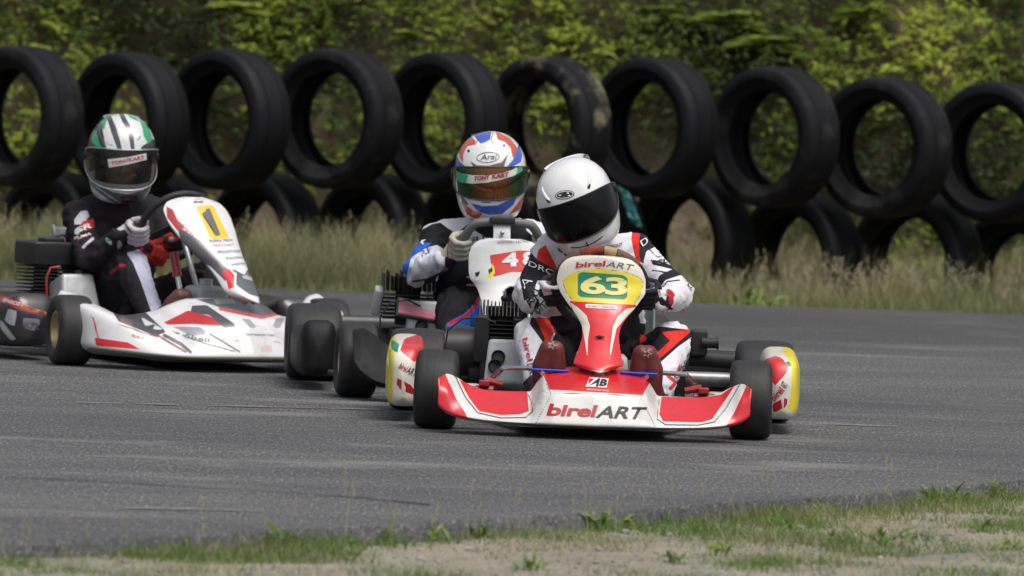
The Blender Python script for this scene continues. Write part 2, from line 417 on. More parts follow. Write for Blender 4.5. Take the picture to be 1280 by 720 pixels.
# foliage
def leafmat(name, stops, trans=.25):
    m, nt, b = newmat(name); b.inputs['Roughness'].default_value = .5; b.inputs['Specular IOR Level'].default_value = .3
    a = nt.nodes.new('ShaderNodeAttribute'); a.attribute_name = 'tone'
    nt.links.new(ramp(nt, a.outputs['Fac'], stops), b.inputs['Base Color'])
    t = nt.nodes.new('ShaderNodeBsdfTranslucent'); nt.links.new(ramp(nt, a.outputs['Fac'], stops), t.inputs[0])
    mx = nt.nodes.new('ShaderNodeMixShader'); mx.inputs[0].default_value = trans
    out = nt.nodes['Material Output']; nt.links.new(b.outputs[0], mx.inputs[1]); nt.links.new(t.outputs[0], mx.inputs[2]); nt.links.new(mx.outputs[0], out.inputs[0]); return m
class Leaves:
    def __init__(s): s.v = []; s.f = []; s.t = []
    def leaf(s, p, d, up, L, W, tone, curl=.15):
        n = len(s.v); side = d.cross(up).normalized(); nn = side.cross(d).normalized()
        s.v += [p, p+d*L*.45+side*W*.5-nn*L*.02, p+d*L-nn*L*curl, p+d*L*.45-side*W*.5-nn*L*.02, p+d*L*.5+nn*W*.12]
        s.f += [(n, n+1, n+4), (n+1, n+2, n+4), (n+2, n+3, n+4), (n+3, n, n+4)]; s.t += [tone]*5
    def blade(s, p, d, L, W, tone, bend, seg=3):
        n = len(s.v); side = Vector((random.gauss(0, 1), random.gauss(0, 1), 0)).normalized()
        for i in range(seg+1):
            t = i/seg; q = p+d*L*t+bend*L*t*t; w = W*(1-t)*.5+.0002
            s.v += [q+side*w, q-side*w]; s.t += [tone, tone]
            if i: k = n+2*i; s.f.append((k-2, k-1, k+1, k))
    def build(s, name, mat, parent=None):
        me = bpy.data.meshes.new(name); me.from_pydata([tuple(v) for v in s.v], [], s.f); me.update()
        a = me.attributes.new('tone', 'FLOAT', 'POINT'); a.data.foreach_set('value', s.t)
        return link(name, me, mat, parent, smooth=False)
M_leaf = leafmat('leaf_green', [(0, (.026, .040, .008)), (.35, (.068, .108, .016)), (.65, (.18, .245, .03)), (1, (.42, .48, .06))], .38)
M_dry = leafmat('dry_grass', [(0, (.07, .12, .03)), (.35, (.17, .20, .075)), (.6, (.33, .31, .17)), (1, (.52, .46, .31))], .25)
M_weed = leafmat('weed_green', [(0, (.05, .10, .02)), (.5, (.12, .21, .04)), (1, (.24, .32, .07))], .35)
rnd = random.Random(11)
def rdir(z0=-.2, z1=1): 
    a = rnd.uniform(0, 6.283); z = rnd.uniform(z0, z1); r = math.sqrt(max(0, 1-z*z)); return Vector((r*math.cos(a), r*math.sin(a), z))
LV = Leaves(); cnt = 0
while cnt < 16000:
    x = rnd.uniform(-4.6, 4.6); t = rnd.uniform(.0, .62); p = bank(x, t)
    dens = noise.noise(Vector((x*.9, t*6, 8)))+.5*noise.noise(Vector((x*2.6, t*16, 4)))+(p.z-.7)*.35+(.18 if x > .2 else -.1)
    if dens < rnd.uniform(-.5, .22): continue
    cnt += 1
    hue = .44+1.0*noise.noise(Vector((x*1.5, t*9, 20)))+rnd.gauss(0, .15)+.12*(p.z-.8)
    big = rnd.random() < .25; n = rnd.randint(5, 10); d = Vector((rnd.gauss(0, .9), -.8+rnd.gauss(0, .4), rnd.uniform(-.6, 1.2))).normalized()
    stem = rnd.uniform(.08, .2)*(1.7 if big else 1); p = p+Vector((0, -rnd.uniform(0, .16), rnd.uniform(0, .05)))
    for k in range(n):
        s = k/n; q = p+d*stem*s+Vector((0, 0, -.35*stem*s*s)); side = d.cross(Vector((0, 0, 1))).normalized()*(1 if k % 2 else -1)
        dd = (side*.8+d*.5+rdir(-1, 1)*.75).normalized(); L = rnd.uniform(.028, .055)*(1.6 if big else 1)*(1-.3*s)
        LV.leaf(q, dd, (Vector((0, -.9, .8))+rdir(-1, 1)*.9).normalized(), L, L*rnd.uniform(.3, .55), max(0, min(1, hue+rnd.gauss(0, .1))), .25)
tag(LV.build('undergrowth', M_leaf), 'dense wild undergrowth of small leaves on the bank', 'undergrowth', kind='stuff')
def fern(name, p, n, L, label, rr, tone=.62):
    root = tag(empty(name, p), label, 'fern', 'ferns growing out of the bank'); lv = Leaves()
    for k in range(n):
        a = lerp(-1.3, 1.3, (k+.5)/n)+rr.gauss(0, .15); d = Vector((math.sin(a), -.6, .55+.4*math.cos(a))).normalized()
        l = L*rr.uniform(.7, 1.1); m_ = 16
        for i in range(1, m_):
            s = i/m_; q = d*l*s+Vector((0, 0, -.55*l*s*s)); tg = (d+Vector((0, 0, -1.1*s))).normalized()
            side = tg.cross(Vector((0, 0, 1))).normalized(); w = .32*l*math.sin(math.pi*(.12+.86*s))**.8
            for sg in (1, -1): lv.leaf(q, (side*sg+tg*.35).normalized(), Vector((0, -.3, 1)), w, .03*L/.35, max(0, min(1, tone+rr.gauss(0, .08))), .2)
    lv.build('frond', M_leaf, root); return root
for i, (px, py, n, L, lab) in enumerate([(905, 40, 7, .38, 'bright green fern high on the bank above the eighth tyre'), (955, 68, 8, .36, 'large arching fern directly above the gap after the eighth tyre'), (300, 28, 6, .30, 'light green broad fern above the third tyre from the left'),
        (345, 42, 6, .26, 'pale fern above the gap between third and fourth tyre'), (515, 52, 6, .2, 'small yellow green fern above the fifth tyre'), (1080, 30, 6, .28, 'shaded fern above the ninth tyre at the top edge'), (700, 150, 7, .28, 'yellow green fern seen through the sixth tyre'), (820, 28, 6, .25, 'bushy fern above the seventh tyre near the top edge')]):
    p = at(px, py, 41.6)
    for t in [k/200 for k in range(200)]:
        if bank(p.x, t).z > p.z: p = bank(p.x, t)+Vector((0, -.03, 0)); break
    fern('fern', p, n, L, lab, random.Random(i), .75 if i in (2, 4, 6) else .62)
# pale rock face patch in the bank
bm = bmesh.new(); bmesh.ops.create_icosphere(bm, subdivisions=5, radius=1)
for v in bm.verts:
    d = v.co.copy(); k = 1+.25*noise.noise(d*1.7)+.1*noise.noise(d*5)+.04*noise.noise(d*14); v.co = Vector((d.x*.13*k, d.y*.16*k, d.z*.42*k))
me = bpy.data.meshes.new('rock'); bm.to_mesh(me); bm.free()
o = link('rock', me, simple('rock_grey', (.15, .14, .105), .9, var=.6, nscale=9, bmp=.8, bscale=25, bdist=.02)); p = at(622, 48, 41.5); o.location = p; tag(o, 'pale grey weathered rock showing through the bank above the sixth tyre', 'rock')
# ------------------------------------------------------------------ grass
def lawn(n, yr, xr, hr, wr, tone, seed, dens=None, lean=.25, zf=lambda x, y: gz(x, y), hf=lambda x: 1.0):
    lv = Leaves(); r = random.Random(seed); i = 0
    while i < n:
        x = r.uniform(*xr); y = r.uniform(*yr)
        k = dens(x, y) if dens else 1
        if r.random() > k: continue
        i += 1; h = r.uniform(*hr)*(.6+.7*min(1, k))*hf(x); d = Vector((r.gauss(0, lean), r.gauss(0, lean), 1)).normalized()
        lv.blade(Vector((x, y, zf(x, y)-.01)), d, h, r.uniform(*wr), max(0, min(1, tone+.25*noise.noise(Vector((x*1.2, y*1.2, seed)))+r.gauss(0, .16))), Vector((r.gauss(0, .25), r.gauss(0, .25), -.1)))
    return lv
def dstrip(x, y):
    return max(.05, .55+.6*noise.noise(Vector((x*.9, y*.9, 3)))+.25*noise.noise(Vector((x*3, y*3, 6))))
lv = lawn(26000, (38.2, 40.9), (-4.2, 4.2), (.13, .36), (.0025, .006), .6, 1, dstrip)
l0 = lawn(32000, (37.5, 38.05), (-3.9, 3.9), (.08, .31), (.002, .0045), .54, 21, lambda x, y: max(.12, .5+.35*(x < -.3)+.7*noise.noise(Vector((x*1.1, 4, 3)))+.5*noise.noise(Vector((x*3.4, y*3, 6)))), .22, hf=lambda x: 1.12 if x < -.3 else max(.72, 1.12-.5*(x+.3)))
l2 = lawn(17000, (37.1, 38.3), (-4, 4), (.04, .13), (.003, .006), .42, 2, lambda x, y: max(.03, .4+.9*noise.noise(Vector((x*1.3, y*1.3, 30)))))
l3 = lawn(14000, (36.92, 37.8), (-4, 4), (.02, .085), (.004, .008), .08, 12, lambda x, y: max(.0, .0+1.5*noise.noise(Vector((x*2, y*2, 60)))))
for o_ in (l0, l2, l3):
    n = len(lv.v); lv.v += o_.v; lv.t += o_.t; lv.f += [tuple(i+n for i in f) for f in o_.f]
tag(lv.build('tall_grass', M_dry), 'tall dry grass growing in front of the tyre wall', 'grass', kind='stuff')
# feathery seed heads on thin stalks
sd_ = Leaves(); r = random.Random(5)
for i in range(1100):
    x = r.uniform(-3.6, 3.6); y = r.uniform(37.5, 38.1); h = r.uniform(.12, .36)*(1.05 if x < -.3 else .72)
    if dstrip(x, y) < r.uniform(.1, .8): continue
    p = Vector((x, y, gz(x, y))); d = Vector((r.gauss(0, .15), r.gauss(0, .1), 1)).normalized()
    sd_.blade(p, d, h, .003, .55, Vector((r.gauss(0, .1), 0, 0)))
    for k in range(7):
        sd_.leaf(p+d*h*(1-.05*k)*.98, (d+Vector((r.gauss(0, .7), r.gauss(0, .5), 0))).normalized(), Vector((0, -1, .3)), .03, .004, .8, .1)
tag(sd_.build('seed_grass', M_dry), 'thin seed stalks rising out of the tall dry grass', 'grass', kind='stuff')
# near verge
def vz(x, y): return gz(x, y)
def vdens(x, y):
    e = near_y(x)-y
    if e < .03: return 0
    return max(.03, math.exp(-e*3)*.8+.75*noise.noise(Vector((x*2, y*2, 7)))+.15*noise.noise(Vector((x*7, y*7, 9)))+.22*(x > .6))
fg = lawn(26000, (19, 24.2), (-1.9, 1.9), (.015, .06), (.002, .0045), .42, 3, vdens, .5)
f2 = lawn(4500, (19, 24.2), (-1.9, 1.9), (.01, .03), (.002, .004), .8, 4, lambda x, y: 1 if 0 < near_y(x)-y < 1.2 else 0, .9)
n = len(fg.v); fg.v += f2.v; fg.t += f2.t; fg.f += [tuple(i+n for i in f) for f in f2.f]
tag(fg.build('short_grass', M_dry), 'short dry grass on the near verge', 'grass', kind='stuff')
gr = lawn(24000, (19, 24.2), (-1.9, 1.9), (.015, .06), (.002, .005), .55, 8, lambda x, y: 0 if near_y(x)-y < .04+.05*noise.noise(Vector((x*5, 0, 0))) else max(.0, math.exp(-(near_y(x)-y)*3.2)*.8+.9*noise.noise(Vector((x*3.1, y*2.6, 17)))-.12+.2*(x > .5)), .55)
tag(gr.build('green_grass', M_weed), 'fresh green grass along the broken asphalt edge', 'grass', kind='stuff')
st = Leaves(); r = random.Random(9)
stalks = [(430, 668, .17), (438, 668, .12), (585, 661, .12), (598, 662, .17), (955, 637, .12), (962, 637, .12), (970, 636, .1), (1116, 622, .12), (1124, 622, .11), (1175, 621, .1), (1255, 612, .1)]
for i in range(34): stalks.append((r.uniform(0, 1280), 0, r.uniform(.04, .12)))
for px, py, h in stalks:
    if not py:
        x = at(px, 660, 21).x; y = near_y(x)-r.uniform(.02, .5)
    else: q = ground_at(px, py); x, y = q.x, near_y(q.x)-.04
    d = Vector((r.gauss(0, .1), r.gauss(0, .1), 1)).normalized(); p = Vector((x, y, GZ))
    st.blade(p, d, h+.04, .0028, r.uniform(.3, .6), Vector((r.gauss(0, .12), 0, 0)), 5)
    for k in range(8): st.leaf(p+d*(h+.04)*(1-.045*k), (d+Vector((r.gauss(0, .35), r.gauss(0, .3), 0))).normalized(), Vector((0, -1, .3)), .012, .0035, .6, .1)
tag(st.build('seed_stalks', M_dry), 'sparse thin seed stalks standing on the near verge', 'grass', kind='stuff')
g = MB(); r = random.Random(44)
for i in range(1500):
    px, py = r.uniform(0, 1280), r.uniform(640, 725); p = ground_at(px, py, GZ)
    if p.y > near_y(p.x)-.02: continue
    k = r.uniform(.003, .008)*(2 if r.random() < .04 else 1); bm = bmesh.new(); bmesh.ops.create_icosphere(bm, subdivisions=1, radius=k)
    bm.verts.index_update(); g.add([Vector((v.co.x*r.uniform(.8, 1.3), v.co.y*r.uniform(.8, 1.3), v.co.z*.6))+Vector((p.x, p.y, gz(p.x, p.y)+k*.2)) for v in bm.verts], [[v.index for v in f.verts] for f in bm.faces]); bm.free()
tag(g.build('gravel', simple('pebble_grey', (.26, .25, .22), .9, var=.5, nscale=12), auto=0), 'loose pebbles scattered on the near verge', 'gravel', kind='stuff')
def weed(p, n, L, seed, tone):
    r = random.Random(seed); lv = Leaves(); root = empty('weed', p)
    for k in range(n*2):
        d = Vector((r.gauss(0, .5), r.gauss(0, .5), 1)).normalized(); q = Vector((r.gauss(0, L*.5), r.gauss(0, L*.5), 0)); lv.blade(q, d, L*r.uniform(.4, 1.2), .004, max(0, min(1, tone+r.gauss(0, .2))), Vector((r.gauss(0, .3), r.gauss(0, .3), -.2)))
    for k in range(n):
        a = 6.283*k/n+r.gauss(0, .3); d = Vector((math.cos(a), math.sin(a), r.uniform(.3, 2.6))).normalized()
        l = L*r.uniform(.35, 1.1); lv.leaf(Vector((r.gauss(0, L*.3), r.gauss(0, L*.3), L*r.uniform(0, .4))), d, Vector((0, 0, 1)), l, l*.28, max(0, min(1, tone+r.gauss(0, .15))), .3)
    lv.build('foliage', M_weed, root)
    tag(root, 'low leafy green weed growing along the near asphalt edge', 'weed', 'weeds along the near asphalt edge'); return root
wl = [(172, 684, 10, .04), (230, 684, 9, .05), (348, 676, 11, .065), (372, 677, 8, .05), (436, 671, 9, .05), (486, 672, 9, .06), (548, 668, 10, .06), (600, 668, 9, .05), (745, 656, 11, .07), (782, 654, 9, .06), (830, 655, 9, .05),
      (842, 704, 9, .045), (900, 694, 12, .055), (980, 667, 10, .06), (1022, 640, 12, .055), (1036, 638, 9, .045), (1058, 680, 9, .06), (1105, 682, 10, .07), (1168, 628, 11, .07), (1195, 630, 10, .06), (1245, 624, 12, .07), (1262, 690, 10, .06), (665, 714, 9, .05), (1230, 668, 9, .05)]
for i, (px, py, n, L) in enumerate(wl):
    p = ground_at(px, py, GZ); p.y = min(p.y, near_y(p.x)-.03); p.z = gz(p.x, p.y)-.004; weed(p, n+5, L, i, .55 if i % 3 else .85)
p = ground_at(940, 378+4, GZ); wd = weed(Vector((p.x, 37.15, GZ)), 26, .13, 99, .8); wd['label'] = 'bright green weed tuft at the far edge of the asphalt behind the leading kart'; del wd['group']
# ------------------------------------------------------------------ tyre wall
def rubber(name, col=(.0055, .006, .0075), rough=.7, dirt=None, streak=(300, 4, 4), db=.35, spec=.4):
    m, nt, b = newmat(name); b.inputs['Roughness'].default_value = rough; b.inputs['Specular IOR Level'].default_value = spec
    n = nz(nt, 1, 4, .6, stretch=streak); n2 = nz(nt, 5, 6, .65)
    c = ramp(nt, n.outputs[0], [(.3, tuple(x*.7 for x in col)), (.7, tuple(x*1.35 for x in col))])
    c = mixc(nt, ramp(nt, n2.outputs[0], [(.5, (0, 0, 0)), (.75, (db,)*3)]), c, dirt or (.05, .047, .042))
    nt.links.new(c, b.inputs['Base Color']); h = nz(nt, 40, 4, .6); bump(nt, b, h.outputs[0], .25, .004); return m
M_wall = rubber('old_slick_rubber', rough=.6, streak=(60, 3, 3), dirt=(.014, .014, .014), spec=.2); M_wall2 = rubber('dusty_slick_rubber', rough=.7, streak=(60, 3, 3), dirt=(.045, .043, .04), spec=.2, db=.8); M_muddy = rubber('muddy_rubber', dirt=(.30, .27, .17), streak=(60, 3, 3), db=.95, spec=.2)
def tyre_profile(Ro, W, Rb, t=.012):
    h = W/2
    out = [(Rb, -h*.72), (Rb+.03, -h*.84), (lerp(Rb, Ro, .5), -h*1.0), (Ro-.035, -h*.99), (Ro-.014, -h*.93), (Ro-.003, -h*.82), (Ro, -h*.6), (Ro+.001, -h*.45), (Ro-.004, -h*.435), (Ro-.004, -h*.415), (Ro+.001, -h*.40), (Ro+.002, 0)]
    out += [(r, -x) for r, x in out[-2::-1]]
    inn = [(Rb, h*.60), (Rb+.028, h*.72), (lerp(Rb, Ro, .55), h*.86), (Ro-.05, h*.82), (Ro-.03, h*.6), (Ro-.026, 0)]
    inn += [(r, -x) for r, x in inn[-2::-1]]
    return out+inn
tb = MB(); tb.lathe(tyre_profile(.34, .235, .232), 72, closed=True); wall_me = tb.mesh('tyre')
bm = bmesh.new(); bm.from_mesh(wall_me); bmesh.ops.recalc_face_normals(bm, faces=bm.faces); bm.to_mesh(wall_me); bm.free(); sharp(wall_me, 40)
up = [(30, 57, 45), (163, 65, 46), (288, 61, 45), (424, 60, 38), (558, 65, 46), (687, 70, 44), (819, 71, 42), (971, 83, 44), (1108, 96, 38), (1252, 102, 35), (1392, 108, 36), (-104, 54, 50)]
ordn = ['first', 'second', 'third', 'fourth', 'fifth', 'sixth', 'seventh', 'eighth', 'ninth', 'tenth', 'eleventh']
def wall_tyre(px, top, a, D, label, mat, lean=0):
    p = at(px, top, D); o = bpy.data.objects.new('wall_tyre', wall_me.copy()); C.objects.link(o)
    o.data.materials.clear(); o.data.materials.append(mat); o.data.polygons.foreach_set('use_smooth', [True]*len(o.data.polygons))
    o.location = (p.x, D, p.z-.342); o.rotation_euler = (R(lean), 0, R(90-a)); 
    return o
for i, (px, top, a) in enumerate(up[:11]):
    o = wall_tyre(px, top, a, 38.25+.04*math.sin(i*2.3), '', M_muddy if i == 5 else (M_wall, M_wall2)[i in (0, 3, 7, 8)], random.uniform(-2, 2))
    lab = {5: 'upper tyre with yellowish mud dried on its tread, above the middle driver'}.get(i, 'black slick tyre in the upper row of the wall, %s from the left' % ordn[i])
    tag(o, lab, 'tyre', 'upper row of the tyre wall')
low = [(-62, 211, 48), (72, 214, 46), (205, 216, 50), (335, 217, 50), (470, 216, 50), (600, 216, 48), (735, 218, 48), (866, 218, 44), (1003, 240, 46), (1148, 242, 38), (1278, 262, 40)]
for i, (px, top, a) in enumerate(low[1:]):
    o = wall_tyre(px, top, a, 38.60+.04*math.sin(i*1.7), '', M_wall, random.uniform(-2, 2))
    if i in (4, 5): lab = ['lower row tyre hidden mostly behind the middle driver', 'lower row tyre hidden mostly behind the white helmet'][i-4]
    else: lab = 'black slick tyre in the lower row sunk in grass, %s from the left' % ordn[i]
    tag(o, lab, 'tyre', 'lower row of the tyre wall')
# torn turquoise net caught between the tyres
g = MB(); rows = []
for j in range(14):
    rows.append([at(lerp(771, 786, i/9)+j*1.3, 232+j*3.4+i*1.0, 38.05)+Vector((0, .03*noise.noise(Vector((i*.6, j*.6, 0))), .012*noise.noise(Vector((i*.9, j*.9, 4))))) for i in range(10)])
g.grid(rows); o = g.build('torn_tarp', simple('turquoise_plastic', (.03, .16, .16), .5, var=.6, nscale=14, bmp=.5)); md = o.modifiers.new('s', 'SOLIDIFY'); md.thickness = .004
tag(o, 'torn turquoise tarp stuck between lower tyres beside the white helmet', 'tarp')
# ================================================================== KART PARTS (kart frame: -y is forward, +x the driver's left)
M_slick = rubber('slick_tyre_rubber', col=(.019, .019, .02), rough=.62, dirt=(.07, .068, .062), streak=(260, 3, 3), db=.5)
M_black = simple('black_plastic', (.012, .012, .013), .38, var=.3, bmp=.15, dirt=.12)
M_matt = simple('matt_black_metal', (.014, .014, .015), .6, var=.4, bmp=.2)
M_alu = simple('cast_aluminium', (.42, .43, .44), .42, .7, var=.15, bmp=.2, dirt=.3)
M_steel = simple('bright_steel', (.62, .62, .62), .25, 1, var=.1, dirt=.2)
M_axle = simple('dull_axle_steel', (.36, .36, .36), .42, .85, var=.15, dirt=.4)
M_grey = simple('grey_airbox_plastic', (.40, .43, .44), .45, coat=.2, var=.08, dirt=.35, bmp=.1)
M_seat = simple('grey_fibreglass_seat', (.20, .23, .22), .35, coat=.4, var=.1, dirt=.3)
M_redm = simple('red_painted_steel', (.32, .015, .012), .35, coat=.5, dirt=.3)
M_bluem = simple('blue_anodised', (.02, .05, .35), .3, .6, dirt=.1)
M_gold = simple('gold_rim_alloy', (.45, .38, .20), .4, .6, dirt=.4)
M_frame = simple('chassis_steel', (.10, .10, .105), .4, .5, dirt=.3)
M_suede = simple('brown_suede', (.13, .075, .045), .8, var=.4, nscale=50, dirt=.2)
M_whitep = simple('white_plastic', (.62, .62, .60), .35, coat=.3, dirt=.4, var=.05)
M_rubber = simple('hose_rubber', (.015, .015, .015), .5)
I_red = simple('ink_red', (.42, .012, .015), .4, var=.03); I_black = simple('ink_black', (.012, .012, .014), .45, var=.05)
I_white = simple('ink_white', (.72, .72, .70), .5, var=.03); I_yel = simple('ink_yellow', (.72, .62, .06), .4, var=.03)
I_green = simple('ink_green', (.01, .20, .13), .4, var=.03); I_grey = simple('ink_grey', (.10, .10, .11), .45, var=.05); I_blue = simple('ink_blue', (.03, .06, .30), .4)
I_cream = simple('ink_pale_yellow', (.78, .72, .25), .4, var=.02)
def wheel(root, x, y, front, turn=0, rim=M_gold, z=None):
    Ro = .130 if front else .140; W = .136 if front else .192; Rb = .066; s = 1 if x > 0 else -1
    hb = MB(); hb.lathe([(.0, -.045*s), (.028, -.045*s), (.028, .03*s), (.018, .045*s), (0, .045*s)], 20); 
    for k in range(3 if front else 6):
        a = 6.283*k/(3 if front else 6); hb.ball((.03*s, .035*math.cos(a), .035*math.sin(a)), .006, seg=8)
    h = hb.build('wheel', M_alu, root); h.location = (x, y, Ro); h.rotation_euler = (0, R(-1.0*s) if front else 0, R(turn))
    tb = MB(); H = W/2
    prof = [(Rb, -H*.80), (Rb+.012, -H*.93), (lerp(Rb, Ro, .5), -H*1.03), (Ro-.022, -H*1.0), (Ro-.011, -H*.94), (Ro-.0045, -H*.83), (Ro-.001, -H*.62), (Ro, -H*.2), (Ro, 0)]
    prof += [(r, -q) for r, q in prof[-2::-1]]; prof += [(Rb-.002, H*.6), (Rb-.002, -H*.6)]
    tb.lathe(prof, 80, closed=True); tb.build('tyre', M_slick, h, auto=60)
    rb = MB(); r_ = [(Rb+.004, -H*.84), (Rb-.006, -H*.84), (Rb-.010, -H*.6), (.045, -H*.35), (.045, H*.35), (Rb-.010, H*.6), (Rb-.006, H*.84), (Rb+.004, H*.84), (Rb+.002, H*.7), (Rb+.002, -H*.7)]
    rb.lathe(r_, 48, closed=True); rb.lathe([(.046, .012*s), (.02, .012*s), (.02, .004*s), (.046, .004*s)], 24, closed=True)
    rb.build('rim', rim, h); return h
def corner(P, rs, k=5):
    """a polyline with each inner corner rounded, fixed point count"""
    out = [P[0]]
    for i in range(1, len(P)-1):
        a, b, c = Vector(P[i-1]), Vector(P[i]), Vector(P[i+1]); r = rs[i-1]
        u = min(r/max((a-b).length, 1e-6), .48); v = min(r/max((c-b).length, 1e-6), .48)
        p, q = b.lerp(a, u), b.lerp(c, v)
        for j in range(k+1): t = j/k; out.append((p*(1-t)**2+b*2*t*(1-t)+q*t*t))
    out.append(P[-1]); return [Vector(p) for p in out]
def dens(P, step):
    """resample polyline segments so that each is subdivided by a fixed count"""
    out = [P[0]]
    for (a, b), n in zip(zip(P, P[1:]), step):
        for j in range(1, n+1): out.append(Vector(a).lerp(Vector(b), j/n))
    return out
def orient(o, d):
    me = o.data; s = sum(p.normal.dot(Vector(d))*p.area for p in me.polygons)
    if s < 0: me.flip_normals()
def solid(o, t, off=-1):
    m = o.modifiers.new('thickness', 'SOLIDIFY'); m.thickness = t; m.offset = off
def nose_shell(root, stations, N=240, rads=(.02, .012)):
    xmax = stations[-1][0]; rows = []
    for i in range(N+1):
        u = (i/N*2-1); x = u*xmax; s = spline(stations, abs(x))
        A, B, Cc, D = (s[0], s[1]), (s[2], s[3]), (s[4], s[5]), (s[6], s[7])
        P = corner([Vector((0, *A)), Vector((0, *B)), Vector((0, *Cc)), Vector((0, *D))], rads)
        P = dens(P, [14]+[1]*5+[12]+[1]*5+[4])
        rows.append([(x, p.y, p.z) for p in P])
    g = MB(); g.grid(rows); o = g.build('nose_cone', M_whitep, root, fix=False, auto=0); orient(o, (0, -1, .5)); return o
def panel_shell(root, rows, name='number_panel', N=110, U=44, bulge=.05, ret=.045, curve=2.6, tilt=0):
    """rows: (t, x_left, x_right, y, z) of the panel's front from top to bottom"""
    g = MB(); out = []
    for i in range(N+1):
        xl, xr, y, z = spline(rows, rows[0][0]+(rows[-1][0]-rows[0][0])*i/N); xc, hw = (xl+xr)/2, (xr-xl)/2; r = []
        for k in (3, 2, 1): r.append((xl+.006*k*(hw > .03), y+bulge+ret*k/3, z-.004*k))
        for j in range(U+1):
            u = -1+2*j/U; e = math.sin(u*math.pi/2*.97)/math.sin(math.pi/2*.97)
            r.append((xc+hw*e, y+bulge*abs(e)**curve, z+tilt*e))
        for k in (1, 2, 3): r.append((xr-.006*k*(hw > .03), y+bulge+ret*k/3, z-.004*k))
        out.append(r)
    g.grid(out); o = g.build(name, M_whitep, root, fix=False, auto=0); orient(o, (0, -1, .3)); return o
def pod_shell(root, side, xi=.44, xo=.69, y0=-.30, y1=.36, zt=.285, name='side_pod'):
    g = MB(); keys = [(0, .12, .12, .08, .15), (.03, .06, .05, .06, .21), (.10, .02, .02, .05, .25), (.3, 0, .0, .045, zt-.01), (.8, 0, 0, .045, zt), (.95, .01, .015, .05, zt-.01), (1, .05, .05, .08, zt-.06)]
    rows = []; n = 44
    for i in range(61):
        t = i/60; a, b, zb, z1 = spline(keys, t); x0, x1 = xi+a*(xo-xi)/.27, xo-b*(xo-xi)/.27; cx, hx = (x0+x1)/2, (x1-x0)/2; cz, hz = (zb+z1)/2, (z1-zb)/2; y = lerp(y0, y1, t); r = []
        for k in range(n+1):
            q = 6.2832*k/n; c_, s_ = math.cos(q), math.sin(q); e = .5
            X = cx+hx*math.copysign(abs(c_)**e, c_); Z = cz+hz*math.copysign(abs(s_)**e, s_)
            r.append((side*X, y, Z))
        rows.append(r)
    g.grid(rows); g.add(rows[0][:-1], [tuple(range(n))]); g.add(rows[-1][:-1], [tuple(range(n))])
    bm = bmesh.new(); me = g.mesh('pod'); bm.from_mesh(me); bmesh.ops.remove_doubles(bm, verts=bm.verts, dist=.0005); bmesh.ops.recalc_face_normals(bm, faces=bm.faces)
    bmesh.ops.subdivide_edges(bm, edges=[e for e in bm.edges if e.calc_length() > .03], cuts=1, use_grid_fill=True); bm.to_mesh(me); bm.free()
    return link(name, me, M_black, root)
def steering(root, c, rx, ry, inc, rad=.0145, mat=M_matt, flat=0, top=None, turn=0, grip=None):
    """rim ring tilted by inc degrees, children hub and shaft"""
    g = MB(); n = 64; M = Matrix.Rotation(R(90-inc), 3, 'X'); pts = []
    for k in range(n+1):
        a = 6.2832*k/n; x, y = rx*math.sin(a), ry*math.cos(a)
        if flat and y > flat: y = flat+(y-flat)*.25
        pts.append(Vector(c)+M @ (Matrix.Rotation(R(turn), 3, 'Y') @ Vector((x, 0, y))))
    g.tube(pts[:-1]+[pts[0]], rad, 14, cap=False); o = g.build('steering_wheel', mat, root)
    h = MB(); nn = M @ Vector((0, -1, 0))
    h.tube([Vector(c)-nn*.0, Vector(c)+nn*.03], .035, 20)
    for a in (90, 210, 330):
        d = M @ Matrix.Rotation(R(turn), 3, 'Y') @ Vector((math.cos(R(a))*rx*.98, 0, math.sin(R(a))*ry*.9)); s = d.cross(nn).normalized()
        h.add([Vector(c)+s*.016, Vector(c)-s*.016, Vector(c)+d-s*.011, Vector(c)+d+s*.011]+[Vector(c)+nn*.005+s*.016, Vector(c)+nn*.005-s*.016, Vector(c)+d-s*.011+nn*.005, Vector(c)+d+s*.011+nn*.005], [(0, 1, 2, 3), (4, 5, 6, 7), (0, 1, 5, 4), (1, 2, 6, 5), (2, 3, 7, 6), (3, 0, 4, 7)])
    h.build('spoke_hub', M_alu if flat else M_matt, o)
    s = MB(); s.tube([Vector(c)+nn*.03, (c[0], c[1]-.33, .09)], .010, 12); s.build('steering_shaft', M_axle, root)
    if grip:
        q = MB(); i0, i1 = grip[0], grip[1]; q.tube([pts[i % n] for i in range(i0, i1+1)], rad*1.06, 14); q.build('rim_grip', grip[2], o)
    return o
def seat(root, y=.22, mat=M_seat, x=0):
    keys = [(-.30, .03, .03), (-.10, .02, .035), (.05, .05, .05), (.14, .15, .12), (.20, .32, .14), (.24, .42, .07), (.25, .47, .02)]
    g = MB(); rows = []
    for i in range(31):
        t = i/30; yy, z, _ = 0, 0, 0
        k = t*(len(keys)-1); a = keys[int(min(k, len(keys)-2))]; b = keys[int(min(k, len(keys)-2))+1]; f = k-int(min(k, len(keys)-2))
        yy, z, s = (lerp(a[q], b[q], f) for q in range(3)); r = []
        for j in range(25):
            u = -1+2*j/24; r.append((x+.215*math.sin(u*1.45)/math.sin(1.45)*(1-.08*t), y+yy-.10*t*abs(u)**3-.0, z+s*abs(u)**3.2+.0))
        rows.append(r)
    g.grid(rows); o = g.build('seat', mat, root, auto=0); solid(o, .008, 0); return o
